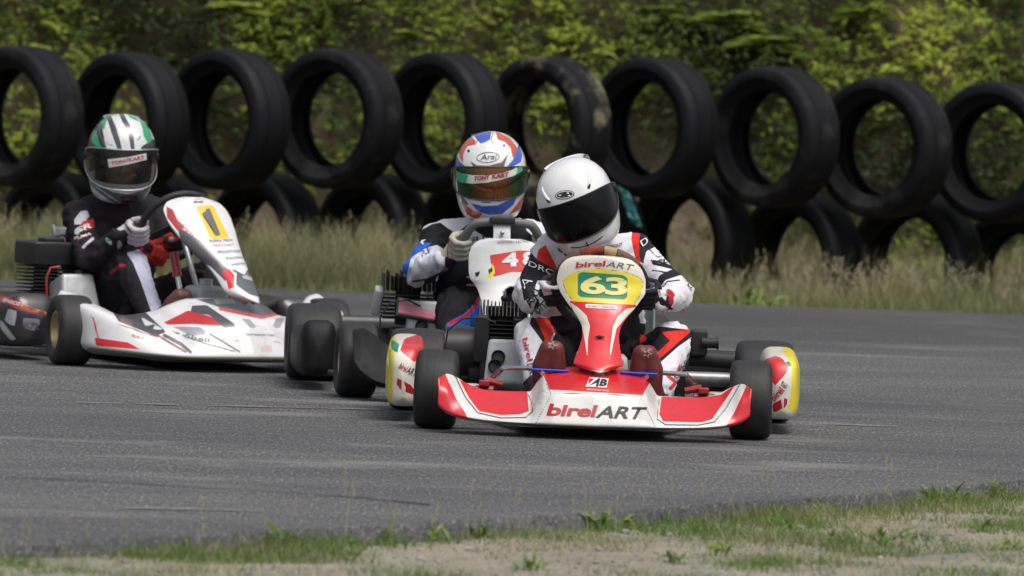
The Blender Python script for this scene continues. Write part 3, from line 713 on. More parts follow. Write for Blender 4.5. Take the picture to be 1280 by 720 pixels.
def engine(root, cx, cy, z0=.25, top='vertical', fins=7, air=None, holes=(), airmat=M_grey, w=.135, cover=None, hh=.06, chrome=0):
    """crankcase with finned cylinder; children cylinder head, airbox, intakes, cable"""
    g = MB(); g.box((cx, cy, .14), (.13, .20, .15), bev=.02); g.tube([(cx-.10, cy+.02, .15), (cx-.02, cy+.02, .15)], .062, 28); g.tube([(cx-.105, cy+.02, .15), (cx-.10, cy+.02, .15)], .03, 20)
    e = g.build('engine', M_matt, root)
    g = MB(); H = .012
    for k in range(fins):
        s = 1-.06*abs(k-fins*.4)/fins; g.box((cx, cy, z0-.035+k*H*1.15), (w*s, .17*s, .0038), bev=.001)
    g.tube([(cx, cy, z0-.06), (cx, cy, z0+fins*H*1.15-.03)], .045, 24); g.build('cylinder_fins', M_matt, e)
    zt = z0-.035+fins*H*1.15
    if top == 'vertical':
        g = MB(); n = 12
        for k in range(n):
            x = cx-w*.48+w*.96*k/(n-1); hq = hh*(.85+.15*math.sin(k*2.1))
            g.box((x, cy-.015, zt+hq/2), (.0035, .15, hq), bev=.001)
        g.tube([(cx, cy, zt), (cx, cy, zt+hh*.7)], .05, 20); g.build('cylinder_head', M_matt, e)
        if chrome:
            g = MB()
            for k in range(chrome): g.tube([(cx-w*.46+w*.085*k, cy-.095, zt+.004), (cx-w*.46+w*.085*k, cy-.095, zt+hh+.012-.004*(k > 2))], .0032 if k < 3 else .002, 8)
            g.build('head_stud', M_steel, e)
        g = MB(); g.tube([(cx+.01, cy-.02, zt+hh*.6), (cx+.01, cy-.02, zt+hh+.01)], .009, 12); g.ball((cx+.01, cy-.02, zt+hh+.015), .012)
        g.build('spark_plug_cap', M_rubber, e)
    else:
        g = MB(); g.box((cx, cy, zt+.036), (w*1.06, .19, .088), bev=.012); g.box((cx+.01, cy-.02, zt+.085), (w*.5, .07, .02), bev=.008); g.build('cylinder_cover', M_black, e)
        g = MB(); g.tube([(cx+.0, cy, zt+.09), (cx+.06, cy-.02, zt+.105), (cx+.12, cy-.02, zt+.06), (cx+.12, cy-.01, zt-.06)], .006, 8); g.build('ignition_cable', M_rubber, e)
    if air:
        ax, ay, az, aw, ad, ah, pit = air; M = Matrix.Rotation(R(pit), 3, 'X')
        bm = bmesh.new(); bmesh.ops.create_cube(bm, size=1)
        for v in bm.verts: k = .82 if v.co.z > 0 else 1; v.co = Vector((v.co.x*aw*k, v.co.y*ad, v.co.z*ah))
        bmesh.ops.bevel(bm, geom=list(bm.edges), offset=.016, segments=4, profile=.6, affect='EDGES')
        bm.verts.index_update(); g = MB(); g.add([M @ v.co+Vector((ax, ay, az)) for v in bm.verts], [[v.index for v in f.verts] for f in bm.faces]); bm.free()
        ab = g.build('airbox', airmat, root)
        for (hx, hz, face) in holes:
            loc = M @ (Vector((hx, -ad/2-.001, hz)) if face == 'front' else Vector((hx, hz, ah/2+.001)))+Vector((ax, ay, az)); d = M @ (Vector((0, -1, 0)) if face == 'front' else Vector((0, 0, 1)))
            q = Vector((1, 0, 0)).rotation_difference(d).to_matrix().to_4x4(); g = MB()
            g.lathe([(.0225, -.004), (.0235, .014), (.021, .017), (.0185, .012), (.0175, .004), (.0, .004)], 28, Matrix.Translation(loc) @ q); g.build('intake_tube', M_rubber, ab)
        return e, ab
    return e, None
def chassis(root, mat=M_frame, front_mat=M_redm):
    g = MB(); r = .0155
    for s in (1, -1):
        g.tube([(s*.30, .72, .075), (s*.30, .45, .07), (s*.32, .2, .045), (s*.31, -.2, .045), (s*.24, -.5, .05), (s*.20, -.78, .055)], r, 12)
        g.tube([(s*.31, .25, .05), (s*.55, .22, .06), (s*.60, .15, .07), (s*.60, -.18, .07), (s*.55, -.25, .06), (s*.31, -.25, .05)], .010, 10)
    for y, x in ((.70, .30), (.1, .32), (-.3, .29), (-.74, .20)): g.tube([(-x, y, .05 if y < .5 else .075), (x, y, .05 if y < .5 else .075)], r, 12)
    fr = g.build('chassis_frame', mat, root)
    g = MB(); g.box((0, -.35, .030), (.50, .80, .004)); g.build('floor_tray', M_alu, root)
    g = MB(); g.tube([(-.51, .52, .140), (.51, .52, .140)], .0245, 24); g.build('rear_axle', M_axle, root)
    for x in (-.30, .30): g = MB(); g.box((x, .52, .125), (.045, .10, .11), bev=.012); g.build('axle_bearing', M_matt, root)
    g = MB(); g.lathe([(.0, .236), (.09, .236), (.09, .242), (0, .242)], 48, Matrix.Translation((0, .52, .14))); g.build('brake_disc', M_steel, root)
    g = MB(); g.lathe([(0, -.2), (.1, -.2), (.103, -.197), (.1, -.194), (0, -.194)], 60, Matrix.Translation((0, .52, .14))); g.build('rear_sprocket', M_matt, root)
    for s in (1, -1):
        g = MB(); g.tube([(s*.30, -.52, .06), (s*.36, -.52, .115)], .014, 10); g.tube([(s*.36, -.52, .165), (s*.36, -.52, .075)], .013, 12); g.tube([(s*.355, -.52, .125), (s*.47, -.52, .13)], .0125, 12)
        g.box((s*.36, -.545, .155), (.035, .05, .02), bev=.004); g.tube([(s*.30, -.5, .15), (s*.355, -.5, .162)], .012, 10); g.build('steering_spindle', front_mat, root)
        g = MB(); g.tube([(s*.37, -.60, .108), (s*.04, -.50, .10)], .0075, 10); g.ball((s*.37, -.6, .108), .013); g.build('tie_rod', M_steel, root)
def rear_bumper(root, mat=M_black, z=.20, y=.74):
    g = MB(); pts = []
    for k in range(25):
        u = -1+k/12; pts.append((u*.66, y-.03*abs(u)**3, z-.0*u))
    rows = []
    for (x, yy, zz) in pts: rows.append([(x, yy+.02*math.cos(a)*1.3, zz-.045+.075*math.sin(a)) for a in [6.2832*q/16 for q in range(17)]])
    g.grid(rows); g.add(rows[0][:-1], [tuple(range(16))]); g.add(rows[-1][:-1], [tuple(range(16))]); return g.build('rear_bumper', mat, root)
# ================================================================== PEOPLE
def fold(o, amp=.004, joints=()):
    """cloth folds: real relief on the garment"""
    me = o.data; me.calc_loop_triangles(); ns = [v.normal.copy() for v in me.vertices]
    for v, n in zip(me.vertices, ns):
        p = v.co; k = .5
        for (j, r) in joints: k = max(k, 1.6*math.exp(-((p-Vector(j)).length/r)**2))
        q = Vector((p.x*13, p.y*13, p.z*13)); w_ = noise.noise_vector(q*.5)*1.3
        r1 = 1-abs(noise.noise(q+w_))*3.2; r2 = 1-abs(noise.noise(q*2.1+w_*1.4))*3; d = r1*1.0+.55*r2-.5
        v.co = p+n*amp*k*max(d, -.9)
    me.update()
def blob(name, prims, voxel, mat, parent, smooth=4, factor=.5, relief=0, joints=()):
    g = MB()
    for p in prims:
        if p[0] == 'c': g.cone(Vector(p[1]), p[2], Vector(p[3]), p[4], 20)
        else: g.ball(p[1], p[2], p[3] if len(p) > 3 else None, seg=24)
    me = remesh(g.mesh('b'), voxel, smooth, factor); o = link(name, me, mat, parent)
    if relief: fold(o, relief, joints)
    return o
def seg_field(W, segs, which):
    """positive where a surface point is nearer to the limbs named than to any other"""
    def dist(a, b, r):
        a, b = np.array(a), np.array(b); e = b-a; v = W-a; t = np.clip((v@e)/(e@e), 0, 1); return np.sqrt(((v-t[:, None]*e)**2).sum(1))-r
    mine = np.full(len(W), 9.); oth = np.full(len(W), 9.)
    for n, (a, ra, b, rb) in segs.items():
        d = dist(a, b, (ra+rb)/2)
        if n in which: mine = np.minimum(mine, d)
        else: oth = np.minimum(oth, d)
    return oth-mine
def along(W, a, b):
    a, b = np.array(a), np.array(b); e = b-a; return ((W-a)@e)/(e@e)
M_skin = simple('skin', (.42, .25, .17), .5, var=.08, nscale=20, bmp=.1)
M_eye = simple('dark_eye', (.02, .015, .01), .2); M_hair = simple('dark_hair', (.015, .012, .01), .7)
def hand(name, c, axis, out, fwd, side, mat, parent, wrist, elbow):
    """gloved hand closed round a bar: axis runs along the bar (index-finger side first), out away from the wheel centre, fwd away from the driver"""
    c, a, o, n = Vector(c), Vector(axis).normalized(), Vector(out).normalized(), Vector(fwd).normalized()
    def P(ang, r, s): return c+(o*math.cos(R(ang))+n*math.sin(R(ang)))*r+a*s
    pr = []; rb = .027; lens = [1.0, 1.08, 1.02, .86]; fr = [.0102, .0106, .0102, .009]
    for i in range(4):
        s = (1.5-i)*.0225; k = lens[i]; st = 2*i-3
        angs = [(-8+st, rb+.014), (38+st, rb+.006), (38+52*k, rb+.002), (38+102*k, rb), (38+142*k, rb-.003)]
        pts = [P(an, rr, s*(1-.05*j)) for j, (an, rr) in enumerate(angs)]
        for j in range(4): pr.append(('c', pts[j], fr[i]*(1.12-.06*j), pts[j+1], fr[i]*(1.06-.06*j)))
        pr.append(('c', pts[0], .012, P(-52, rb+.020, s*.85), .013))
        pr.append(('e', pts[1], (fr[i]*1.22,)*3))
    pr.append(('c', P(-52, rb+.02, .028), .0145, P(-52, rb+.02, -.028), .0145)); pr.append(('c', P(-70, rb+.024, .02), .016, P(-70, rb+.024, -.022), .016))
    pr.append(('c', P(-84, rb+.022, .022), .0155, P(-112, rb+.004, .040), .0125)); pr.append(('c', P(-112, rb+.004, .040), .0125, P(-150, rb+.001, .046), .0105)); pr.append(('c', P(-150, rb+.001, .046), .0105, P(-186, rb-.001, .044), .009))
    w = Vector(wrist); pr.append(('c', P(-72, rb+.027, 0), .024, w, .029)); pr.append(('c', w, .031, w.lerp(Vector(elbow), .045/max((Vector(elbow)-w).length, .05)), .0385))
    o_ = blob(name, pr, .0032, mat, parent, 3); return o_
def rings(keys, z):
    return spline(keys, z)
HK = [(-.138, .086, .100, .070), (-.128, .100, .130, .088), (-.105, .112, .152, .104), (-.07, .121, .160, .124), (-.03, .127, .155, .140), (.01, .129, .146, .148), (.05, .125, .132, .146), (.085, .110, .112, .130), (.112, .088, .086, .104), (.130, .060, .058, .072), (.140, .030, .030, .038), (.1425, .0, .0, .0)]
def hsurf(az, z, off=0.0):
    wx, yf, yb = rings(HK, z); c, s = math.cos(az), math.sin(az); e = 2/2.25
    x = (wx+off)*math.copysign(abs(s)**e, s); y = -((yf if c > 0 else yb)+off)*math.copysign(abs(c)**e, c)
    return Vector((x, y, z))
def helmet(parent, M, port=None, name='helmet', vmat=None, vtop=.052, vbot=-.062, vaz=104, spoiler=True, flap=.006):
    g = MB(); NA, zs = 168, []
    for i in range(120):
        t = i/119; zs.append(-.138+(.138+.1425)*(1-math.cos(math.pi*t))/2)
    rows = [[Vector((p.x*.78, p.y*.78, p.z+.02)) for p in [hsurf(2*math.pi*k/NA, -.138) for k in range(NA)]], [Vector((p.x*.9, p.y*.9, p.z-.003)) for p in [hsurf(2*math.pi*k/NA, -.138) for k in range(NA)]]]
    rows += [[hsurf(2*math.pi*k/NA, z) for k in range(NA)] for z in zs]; m = len(rows); vs = [M @ p for r in rows for p in r]; fs = []
    for i in range(m-1):
        for k in range(NA):
            if port:
                az = (2*math.pi*(k+.5)/NA+math.pi) % (2*math.pi)-math.pi; z = rows[i][0].z
                if abs(math.degrees(az)) < port[0] and port[1]+.00003*0 < z < port[2]-.00000: continue
            fs.append((i*NA+k, i*NA+(k+1) % NA, (i+1)*NA+(k+1) % NA, (i+1)*NA+k))
    g.add(vs, fs); bm = bmesh.new(); me = g.mesh('h'); bm.from_mesh(me); bmesh.ops.remove_doubles(bm, verts=bm.verts, dist=.0002); bmesh.ops.recalc_face_normals(bm, faces=bm.faces); bm.to_mesh(me); bm.free()
    h = link(name, me, M_whitep, parent)
    if sum(p.normal.dot(p.center-(M @ Vector((0, 0, 0)))) for p in me.polygons) < 0: me.flip_normals()
    # visor: a curved sheet hinged at the sides
    g = MB(); rws = []
    for j in range(41):
        t = j/40; r = []
        for i in range(121):
            u = -1+2*i/120; az = R(vaz)*u; hh = (1-abs(u)**3.2*.62); mid = -.004
            z = lerp(mid+(vbot-mid)*hh+.012*abs(u)**2, mid+(vtop-mid)*hh-.010*abs(u)**2, t)
            r.append(M @ hsurf(az, z, flap-.004*(abs(u) > .97)))
        rws.append(r)
    g.grid(rws); v = g.build('visor', vmat, h, fix=False, auto=0); orient(v, M.to_3x3() @ Vector((0, -1, 0))); solid(v, .0025)
    # visor gasket
    g = MB(); edge = rws[0]+[r[-1] for r in rws][1:]+rws[-1][::-1][1:]+[r[0] for r in rws][::-1][1:]
    g.tube(edge, .0026, 8, cap=False); g.build('visor_seal', M_rubber, h)
    for s in (1, -1):
        g = MB(); p = hsurf(R(vaz-6)*s, -.002, .009); q = Vector((1, 0, 0)).rotation_difference(Vector((p.x, p.y, 0))).to_matrix().to_4x4()
        g.lathe([(.018, -.006), (.018, .001), (.014, .004), (0, .004)], 28, M @ Matrix.Translation(p) @ q); g.build('visor_pivot', M_black, h)
    if spoiler:
        g = MB(); rws = []
        for i in range(25):
            u = -1+i/12; az = math.pi+R(42)*u
            rws.append([M @ hsurf(az, .095, -.002), M @ (hsurf(az, .112, .006)), M @ (hsurf(az, .118, .034-.012*u*u)), M @ (hsurf(az, .108, .036-.012*u*u)), M @ (hsurf(az, .082, .006)), M @ hsurf(az, .07, -.004)])
        g.grid(rws); g.build('spoiler', M_whitep, h)
    return h, v
def vent(h, M, a0, z0, a1, z1, mat=None, r=.008):
    g = MB(); P_ = [M @ hsurf(R(lerp(a0, a1, t/10)), lerp(z0, z1, t/10), -.003) for t in range(11)]
    g.tube(P_, r, 12, rs=[r*math.sin(math.pi*(.08+.72*t/10))**.6 for t in range(11)]); v = g.build('vent', mat or M_whitep, h)
    g = MB(); g.tube([M @ hsurf(R(lerp(a0, a1, t)), lerp(z0, z1, t), .0005) for t in (.80, .9, 1.0, 1.06)], r*.62, 10, rs=[r*.5, r*.62, r*.6, r*.3]); g.build('vent_slot', M_rubber, v)
def boot(name, heel, ankle, toe, mat, parent, w=.043):
    h, a, t = Vector(heel), Vector(ankle), Vector(toe); x = Vector((1, 0, 0)); d = (t-h).normalized()
    pr = [('c', a, .044, h.lerp(a, .35), .043), ('c', h, .034, h.lerp(t, .45), .036)]
    for s in (-1, 1): pr += [('c', h.lerp(t, .15)+x*s*.008, .034, h.lerp(t, .60)+x*s*.020, .036), ('c', h.lerp(t, .60)+x*s*.020, .036, t+x*s*.011-d*.035, .031)]
    pr += [('c', a.lerp(h, .3), .042, h.lerp(t, .5)+(a-h)*.22, .035), ('c', h.lerp(t, .5)+(a-h)*.2, .034, t-d*.035, .026)]
    return blob(name, pr, .0045, mat, parent, 4)
def driver(J, root, suit_r=1.0, face=False):
    """J: joints. Returns body, suit and the limb table"""
    g = lambda k: Vector(J[k]); pl, ch, nk = g('pelvis'), g('chest'), g('neck')
    limbs = {}
    for s in 'LR':
        limbs['uarm'+s] = (g('sh'+s), .058, g('el'+s), .050); limbs['farm'+s] = (g('el'+s), .050, g('wr'+s), .036)
        limbs['thigh'+s] = (g('hip'+s), .088, g('kn'+s), .064); limbs['shin'+s] = (g('kn'+s), .062, g('an'+s), .044)
    def shape(k):
        pr = []
        for n, (a, ra, b, rb) in limbs.items(): pr.append(('c', a, ra*k, b, rb*k))
        for s in 'LR':
            pr.append(('c', g('sh'+s), .066*k, ch.lerp(nk, .75), .075*k)); pr.append(('c', g('sh'+s), .064*k, ch, .10*k))
            pr.append(('c', g('hip'+s), .092*k, pl, .11*k)); pr.append(('c', g('farmmid'+s) if 'farmmid'+s in J else g('el'+s).lerp(g('wr'+s), .35), .051*k, g('el'+s), .046*k))
            pr.append(('c', g('kn'+s).lerp(g('an'+s), .3), .060*k, g('kn'+s), .062*k))
        ax = (ch-pl).normalized()
        for t, r in ((0, .125), (.3, .122), (.6, .128), (1, .125)):
            p = pl.lerp(ch, t)
            for sx in (-.06, 0, .06): pr.append(('e', p+Vector((sx, 0, 0)), (r*k, r*.92*k, r*k)))
        pr.append(('c', ch, .12*k, nk-Vector((0, 0, .03)), .075*k))
        return pr
    pb = shape(.76); hd = g('head')
    pb.append(('c', nk-Vector((0, 0, .03)), .06, hd-Vector((0, 0, .06)), .056)); Mh = J['headM']
    def hp(x, y, z): return Mh @ Vector((x, y, z))
    r3 = Mh.to_3x3()
    pb += [('e', hp(0, .018, .03), (.074, .092, .088), r3), ('e', hp(0, -.015, -.035), (.062, .072, .075), r3), ('e', hp(0, -.052, -.082), (.026, .022, .022), r3), ('c', hp(0, -.082, .010), .010, hp(0, -.100, -.026), .0135), ('e', hp(.012, -.090, -.030), (.009,)*3), ('e', hp(-.012, -.090, -.030), (.009,)*3),
           ('c', hp(-.042, -.070, .026), .011, hp(.042, -.070, .026), .011), ('c', hp(-.018, -.078, -.055), .009, hp(.018, -.078, -.055), .009), ('c', hp(-.016, -.076, -.066), .009, hp(.016, -.076, -.066), .009), ('e', hp(.045, -.055, -.018), (.02, .018, .018)), ('e', hp(-.045, -.055, -.018), (.02, .018, .018)), ('e', hp(.074, .015, -.01), (.008, .018, .03), r3), ('e', hp(-.074, .015, -.01), (.008, .018, .03), r3)]
    for s in 'LR':
        w, e = g('wr'+s), g('el'+s); pb.append(('c', w, .024, w.lerp(Vector(J['hand'+s][0]), .35), .015))
        a = g('an'+s); pb.append(('c', a, .034, Vector(J['heel'+s]), .028)); pb.append(('c', Vector(J['heel'+s]), .022, Vector(J['heel'+s]).lerp(Vector(J['toe'+s]), .6), .016))
    body = blob('body', pb, .008, M_skin, root, 2)
    for sx in (-1, 1):
        e_ = MB(); e_.ball(hp(.031*sx, -.079, .006), (.013, .008, .0075), r3); e_.build('eye', M_eye, body)
        e_ = MB(); e_.tube([hp(.014*sx, -.090, .026), hp(.032*sx, -.089, .031), hp(.05*sx, -.076, .026)], .0035, 8); e_.build('eyebrow', M_hair, body)
    ps = shape(1.0*suit_r); ps.append(('c', nk-Vector((0, 0, .05)), .078, nk.lerp(hd, .38), .070))
    js = [(g('el'+s), .10) for s in 'LR']+[(g('kn'+s), .12) for s in 'LR']+[(pl, .2), (g('wr'+'L'), .07), (g('wrR'), .07), (g('anL'), .09), (g('anR'), .09), (g('shL'), .1), (g('shR'), .1)]
    suit = blob('race_suit', ps, .0085, M_black, root, 5, relief=.0075, joints=js)
    return body, suit, limbs
def headmat(c, pitch=0, roll=0, yaw=0):
    """pitch down, roll (head top toward -x positive), yaw toward -x positive, degrees"""
    return Matrix.Translation(c) @ Matrix.Rotation(R(-yaw), 4, 'Z') @ Matrix.Rotation(R(-roll), 4, 'Y') @ Matrix.Rotation(R(pitch), 4, 'X')
# ================================================================== THE THREE KARTS
def traced(px, py, ly, K):
    """kart-frame x, z of a traced outline point lying at depth ly of its kart"""
    (ox, oy), phi = K; c, s = math.cos(phi), math.sin(phi); D = oy
    for _ in range(25):
        w_ = at(px, py, D); lx = (w_.x-ox+ly*s)/c; D = oy+lx*s+ly*c
    return lx, w_.z
def pt(px, py, ly, K): x, z = traced(px, py, ly, K); return Vector((x, ly, z))
def prow(K, data):
    """rows (py, pxl, pxr, y) -> panel rows; py taken at the panel's middle"""
    out = []; s = 0; last = None
    for (py, a, b, y) in data:
        sl = math.tan(ROLL); xl, _ = traced(a, py, y, K); xr, _ = traced(b, py, y, K); _, z = traced((a+b)/2, py, y, K)
        if last: s += math.dist(last, (y, z))
        last = (y, z); out.append((s, xl, xr, y, z))
    return out
K63 = ((.28, 26.52), 0.0); K4 = ((-.07, 28.30), R(5.3)); K1 = ((-1.401, 29.93), R(28))
def front_mask(o, ymin=-9, ymax=9): return None
RED, DRED, WHT, BLK, YEL, GRN, CRM = (.60, .012, .020), (.36, .010, .016), (.66, .65, .62), (.013, .013, .016), (.75, .63, .03), (.012, .22, .13), (.70, .67, .58)
# ------------------------------------------------------------------ leading kart
kart = tag(empty('racing_kart', (K63[0][0], K63[0][1], 0), K63[1]), 'leading red and white racing kart with the yellow and green 63 number panel', 'racing kart', 'karts racing through the bend')
chassis(kart)
for x, y, f in ((-.517, -.52, 1), (.517, -.52, 1), (-.59, .52, 0), (.59, .52, 0)): wheel(kart, x, y, f, -2 if f else 0)
nose = nose_shell(kart, [(0, -.60, .228, -.87, .155, -.93, .046, -.80, .032), (.13, -.60, .215, -.865, .152, -.925, .047, -.8, .032), (.162, -.62, .206, -.85, .148, -.915, .047, -.79, .032), (.188, -.64, .17, -.838, .115, -.905, .047, -.78, .032),
    (.212, -.66, .139, -.82, .088, -.895, .047, -.77, .034), (.34, -.66, .138, -.80, .080, -.865, .050, -.75, .036), (.407, -.66, .154, -.785, .092, -.84, .055, -.73, .042), (.45, -.68, .178, -.78, .115, -.82, .060, -.72, .05), (.482, -.71, .190, -.785, .142, -.807, .070, -.72, .062), (.508, -.765, .178, -.787, .145, -.797, .088, -.74, .09)])
zones = [(poly([(574, 474), (597, 484.7), (617, 488), (659, 488), (661, 514), (650, 518), (626, 519), (599, 514), (586, 497)]), RED), (poly([(555, 464), (545, 472), (543, 505), (556, 515), (586, 526), (581, 515), (571, 500)]), RED),
    (poly([(678, 466), (689, 455), (712, 448), (790, 452), (808, 466), (813, 477), (803, 494), (760, 491), (687, 487)]), RED),
    (poly([(827, 496), (877, 497), (902, 493), (920, 480), (904, 504), (890, 524), (877, 528), (829, 527), (824, 518)]), RED), (poly([(934, 480), (943, 490), (942, 517), (928, 532), (903, 540), (918, 515)]), RED),
    (stroke([(568, 468), (582, 497), (597, 516), (626, 522.5), (657, 522), (666, 514), (664.5, 503), (660, 493)], .7), BLK), (stroke([(925, 480), (907, 511), (893, 527.5), (873, 531.5), (832, 531), (821.5, 524), (824, 499)], .7), BLK),
    (stroke([(669, 530), (689, 493), (682, 478)], .6), (.12, .11, .10)), (stroke([(689, 492.5), (745, 491), (801, 497), (814, 480)], .6), BLK), (stroke([(801, 497), (819, 533)], .5), (.2, .18, .16))]
livery(nose, 'nose_paint_red_white', WHT, zones, .28, .35, dirt=.38); nose['label'] = 'red and white front bumper fairing'
solid(nose, .004); tr = bvh(nose)
letters('lettering', tr, 'birel', (683, 519.5), (743, 521.5), 15, I_red, nose, .028, .28, .95)
letters('lettering', tr, 'ART', (744, 522), (802, 524), 15, I_black, nose, .022, .45, 1.0)
patch('emblem', tr, [(737, 472), (761, 473.5), (758, 485), (732, 483.5)], I_white, nose)
patch('emblem', tr, [(736, 483), (748, 473.5), (750.5, 473.7), (747.5, 483.8), (744.5, 483.6), (745.8, 479)], I_black, nose, .0018); letters('emblem', tr, 'B', (748.5, 483), (757.5, 483.6), 9, I_black, nose, .05, .3, lift=.002)
patch('emblem', tr, [(736.5, 473.5), (743, 474), (735.2, 481)], I_red, nose, .0018)
letters('small_lettering', tr, 'BRIDGESTONE', (734, 488.2), (761, 490), 2.1, I_white, nose, .0, 0)
D63 = [(319.5, 738, 762, -.455), (322, 718, 783, -.458), (328, 706, 795, -.46), (338, 699, 803.5, -.462), (352, 696, 807.5, -.465), (364, 699, 807, -.475), (376, 706, 800, -.49), (387, 714, 792, -.51), (399, 722.5, 782, -.54), (410, 727.5, 776, -.57), (420, 728, 774, -.60), (434, 724.5, 775, -.64), (447, 719.5, 777.5, -.675), (456, 717, 779, -.70), (461, 727, 769, -.713), (466, 742, 757, -.722)]
pan = panel_shell(kart, prow(K63, D63), bulge=.035, ret=.05)
zones = [(poly([(712, 376), (753, 378), (795, 381), (795, 388), (790, 398), (779, 412), (781, 440), (786, 460), (750, 464), (712, 457), (722, 440), (725, 412), (716, 392)]), RED),
    (poly([(715.5, 341), (746.7, 335.6), (780, 339.5), (799, 346.5), (804, 353), (801, 368), (793, 381), (753, 378.5), (715.5, 376.5), (708, 366), (702.5, 351)]), YEL),
    (stroke([(716, 376), (708, 365.6), (702.5, 351), (715.5, 341), (746.7, 335.6), (780, 339.5), (799, 346.5), (804, 353), (801, 368), (793, 381)], .45), (.05, .05, .04)),
    (poly([(727, 340), (779, 343.6), (784.5, 348), (784, 371), (780, 374.4), (726, 371.4), (722, 368), (722.5, 343)]), GRN),
    (poly([(713, 378), (722, 384), (733, 394), (737.5, 407.8), (734.8, 425.6), (734.5, 450), (731.5, 428), (728, 410), (718, 393)]), CRM), (poly([(795, 384), (783, 386), (772, 395.6), (766, 407.8), (762.8, 434), (761.5, 453), (766, 432), (770.5, 411), (783, 396)]), CRM),
    (stroke([(706, 378), (720, 398), (726, 415)], .5), (.10, .09, .08)), (stroke([(801, 383), (784, 402), (776, 412)], .5), (.10, .09, .08)),
    (stroke([(717, 458), (745, 465.6), (757, 466), (780, 458.5)], 1.2), (.55, .50, .46))]
livery(pan, 'panel_paint_63', CRM, zones, .3, .35, dirt=.18); solid(pan, .004); tr = bvh(pan)
letters('race_number', tr, '63', (725, 367), (783.5, 370), 23, I_cream, pan, .035, 0, .92)
letters('lettering', tr, 'birel', (719.5, 335), (756, 333), 6.8, I_red, pan, .02, .25, .95, arc=.6); letters('lettering', tr, 'ART', (757, 333.2), (789.5, 338), 7, I_grey, pan, .0, .4, 1, arc=.5)
patch('sticker', tr, [(733, 380), (770, 382), (772, 384.5), (771, 387), (733, 385), (731.5, 382.5)], I_white, pan); letters('small_lettering', tr, 'KART SERIES', (735, 384.2), (768.5, 385.8), 2.6, I_red, pan, 0, 0, lift=.002)
q = MB(); p = pt(749.5, 421, -.612, K63); q.ball(p, (.011, .004, .006)); q.tube([p+Vector((-.016, 0, 0)), p+Vector((.016, 0, 0))], .0025, 8); q.build('fixing_clip', M_matt, pan)
steering(kart, (.012, -.285, .470), .150, .150, 58, .0155, M_matt, turn=0)
q = MB(); c_ = Vector((.012, -.285, .470)); Mi = Matrix.Rotation(R(32), 3, 'X')
def rim_pt(c, r, inc, a): return Vector(c)+Matrix.Rotation(R(90-inc), 3, 'X') @ Vector((r*math.sin(R(a)), 0, r*math.cos(R(a))))
for a0, a1, m_ in ((-62, -26, M_suede), (-25, 2, simple('red_brown_suede', (.22, .035, .025), .8, var=.4)), (19, 50, M_suede), (3, 18, simple('tan_leather', (.38, .25, .12), .6))):
    q = MB(); q.tube([rim_pt(c_, .150, 58, lerp(a0, a1, k/8)) for k in range(9)], .0162, 14); q.build('rim_band', m_, [o for o in kart.children if o.name.startswith('steering_wheel')][0])
seat(kart); rear_bumper(kart)
for s in (-1, 1):
    pod = pod_shell(kart, s, xi=.565, xo=.692, zt=.272, y0=-.24)
    if s < 0:
        zones = [(poly([(480, 405), (496, 425), (492, 450), (490, 505), (478, 510)]), YEL), (poly([(506, 423), (522, 418), (540, 432), (518, 453), (500, 438)]), RED), (poly([(495, 472), (518, 483), (518, 494), (495, 486)]), DRED), (poly([(489, 424), (499, 430), (497, 442), (489, 436)]), GRN)]
    else:
        zones = [(poly([(978, 425), (978, 438), (986, 450), (990, 470), (988, 500), (984, 512), (1005, 520), (1005, 420)]), YEL), (poly([(955, 450), (974, 443), (986, 459), (982, 468), (968, 483), (962, 470)]), RED), (poly([(965, 505), (985, 495), (984, 508), (967, 516)]), DRED), (poly([(981, 450), (988, 452), (990, 460), (984, 458)]), GRN)]
    livery(pod, 'side_pod_paint', CRM, zones, .35, .3, dirt=.3); tr = bvh(pod); pod['label'] = 'white side pod with red, yellow and green livery'
    if s < 0: letters('lettering', tr, 'birel', (497.5, 460), (506.5, 465), 8, I_red, pod, .02, .1); letters('lettering', tr, 'ART', (507, 466), (518, 471), 9, I_black, pod, .01, .1)
    else: letters('lettering', tr, 'birel', (968.5, 502), (981, 489), 9, I_red, pod, .02, 0); letters('lettering', tr, 'ART', (982, 487), (986, 481), 9, I_black, pod, .01, 0)
eng, ab = engine(kart, -.315, .17, .285, 'vertical', 7, (-.288, .03, .19, .155, .11, .155, -14), ((-.030, .012, 'front'), (-.040, -.020, 'front')), hh=.045, chrome=11, w=.15)
q = MB(); q.tube([(-.50, .20, .22), (-.40, .20, .22)], .085, 36); q.tube([(-.505, .20, .22), (-.50, .20, .22)], .05, 24); q.box((-.375, .10, .27), (.05, .06, .16), bev=.01); q.build('clutch_cover', M_black, eng)
q = MB(); q.tube([(-.49, .40, .175), (-.385, .40, .175)], .036, 24); q.tube([(-.49, .40, .225), (-.385, .40, .225)], .018, 20); q.build('exhaust_pipe', M_alu, eng)
q = MB(); q.tube([(-.50, .02, .22), (-.49, .02, .30), (-.44, .01, .34), (-.37, .0, .345), (-.33, .0, .33)], .003, 8); q.tube([(-.50, .02, .22), (-.48, -.1, .17), (-.44, -.3, .12), (-.40, -.45, .09)], .003, 8); q.build('throttle_cable', M_rubber, eng)
q = MB(); q.tube([(.33, .42, .215), (.48, .42, .21)], .028, 20); q.box((.36, .38, .27), (.06, .08, .09), bev=.015); q.tube([(.37, .34, .272), (.42, .34, .272)], .018, 18); q.tube([(.42, .34, .272), (.427, .34, .272)], .022, 18); q.build('silencer', M_matt, kart)
for s in (-1, 1):
    q = MB(); q.tube([(s*.30, -.50, .205), (s*.20, -.60, .212), (s*.17, -.66, .20)], .0085, 10); q.tube([(s*.30, -.50, .205), (s*.335, -.48, .17), (s*.34, -.46, .08)], .0085, 10); q.build('bumper_bar', M_steel, kart)
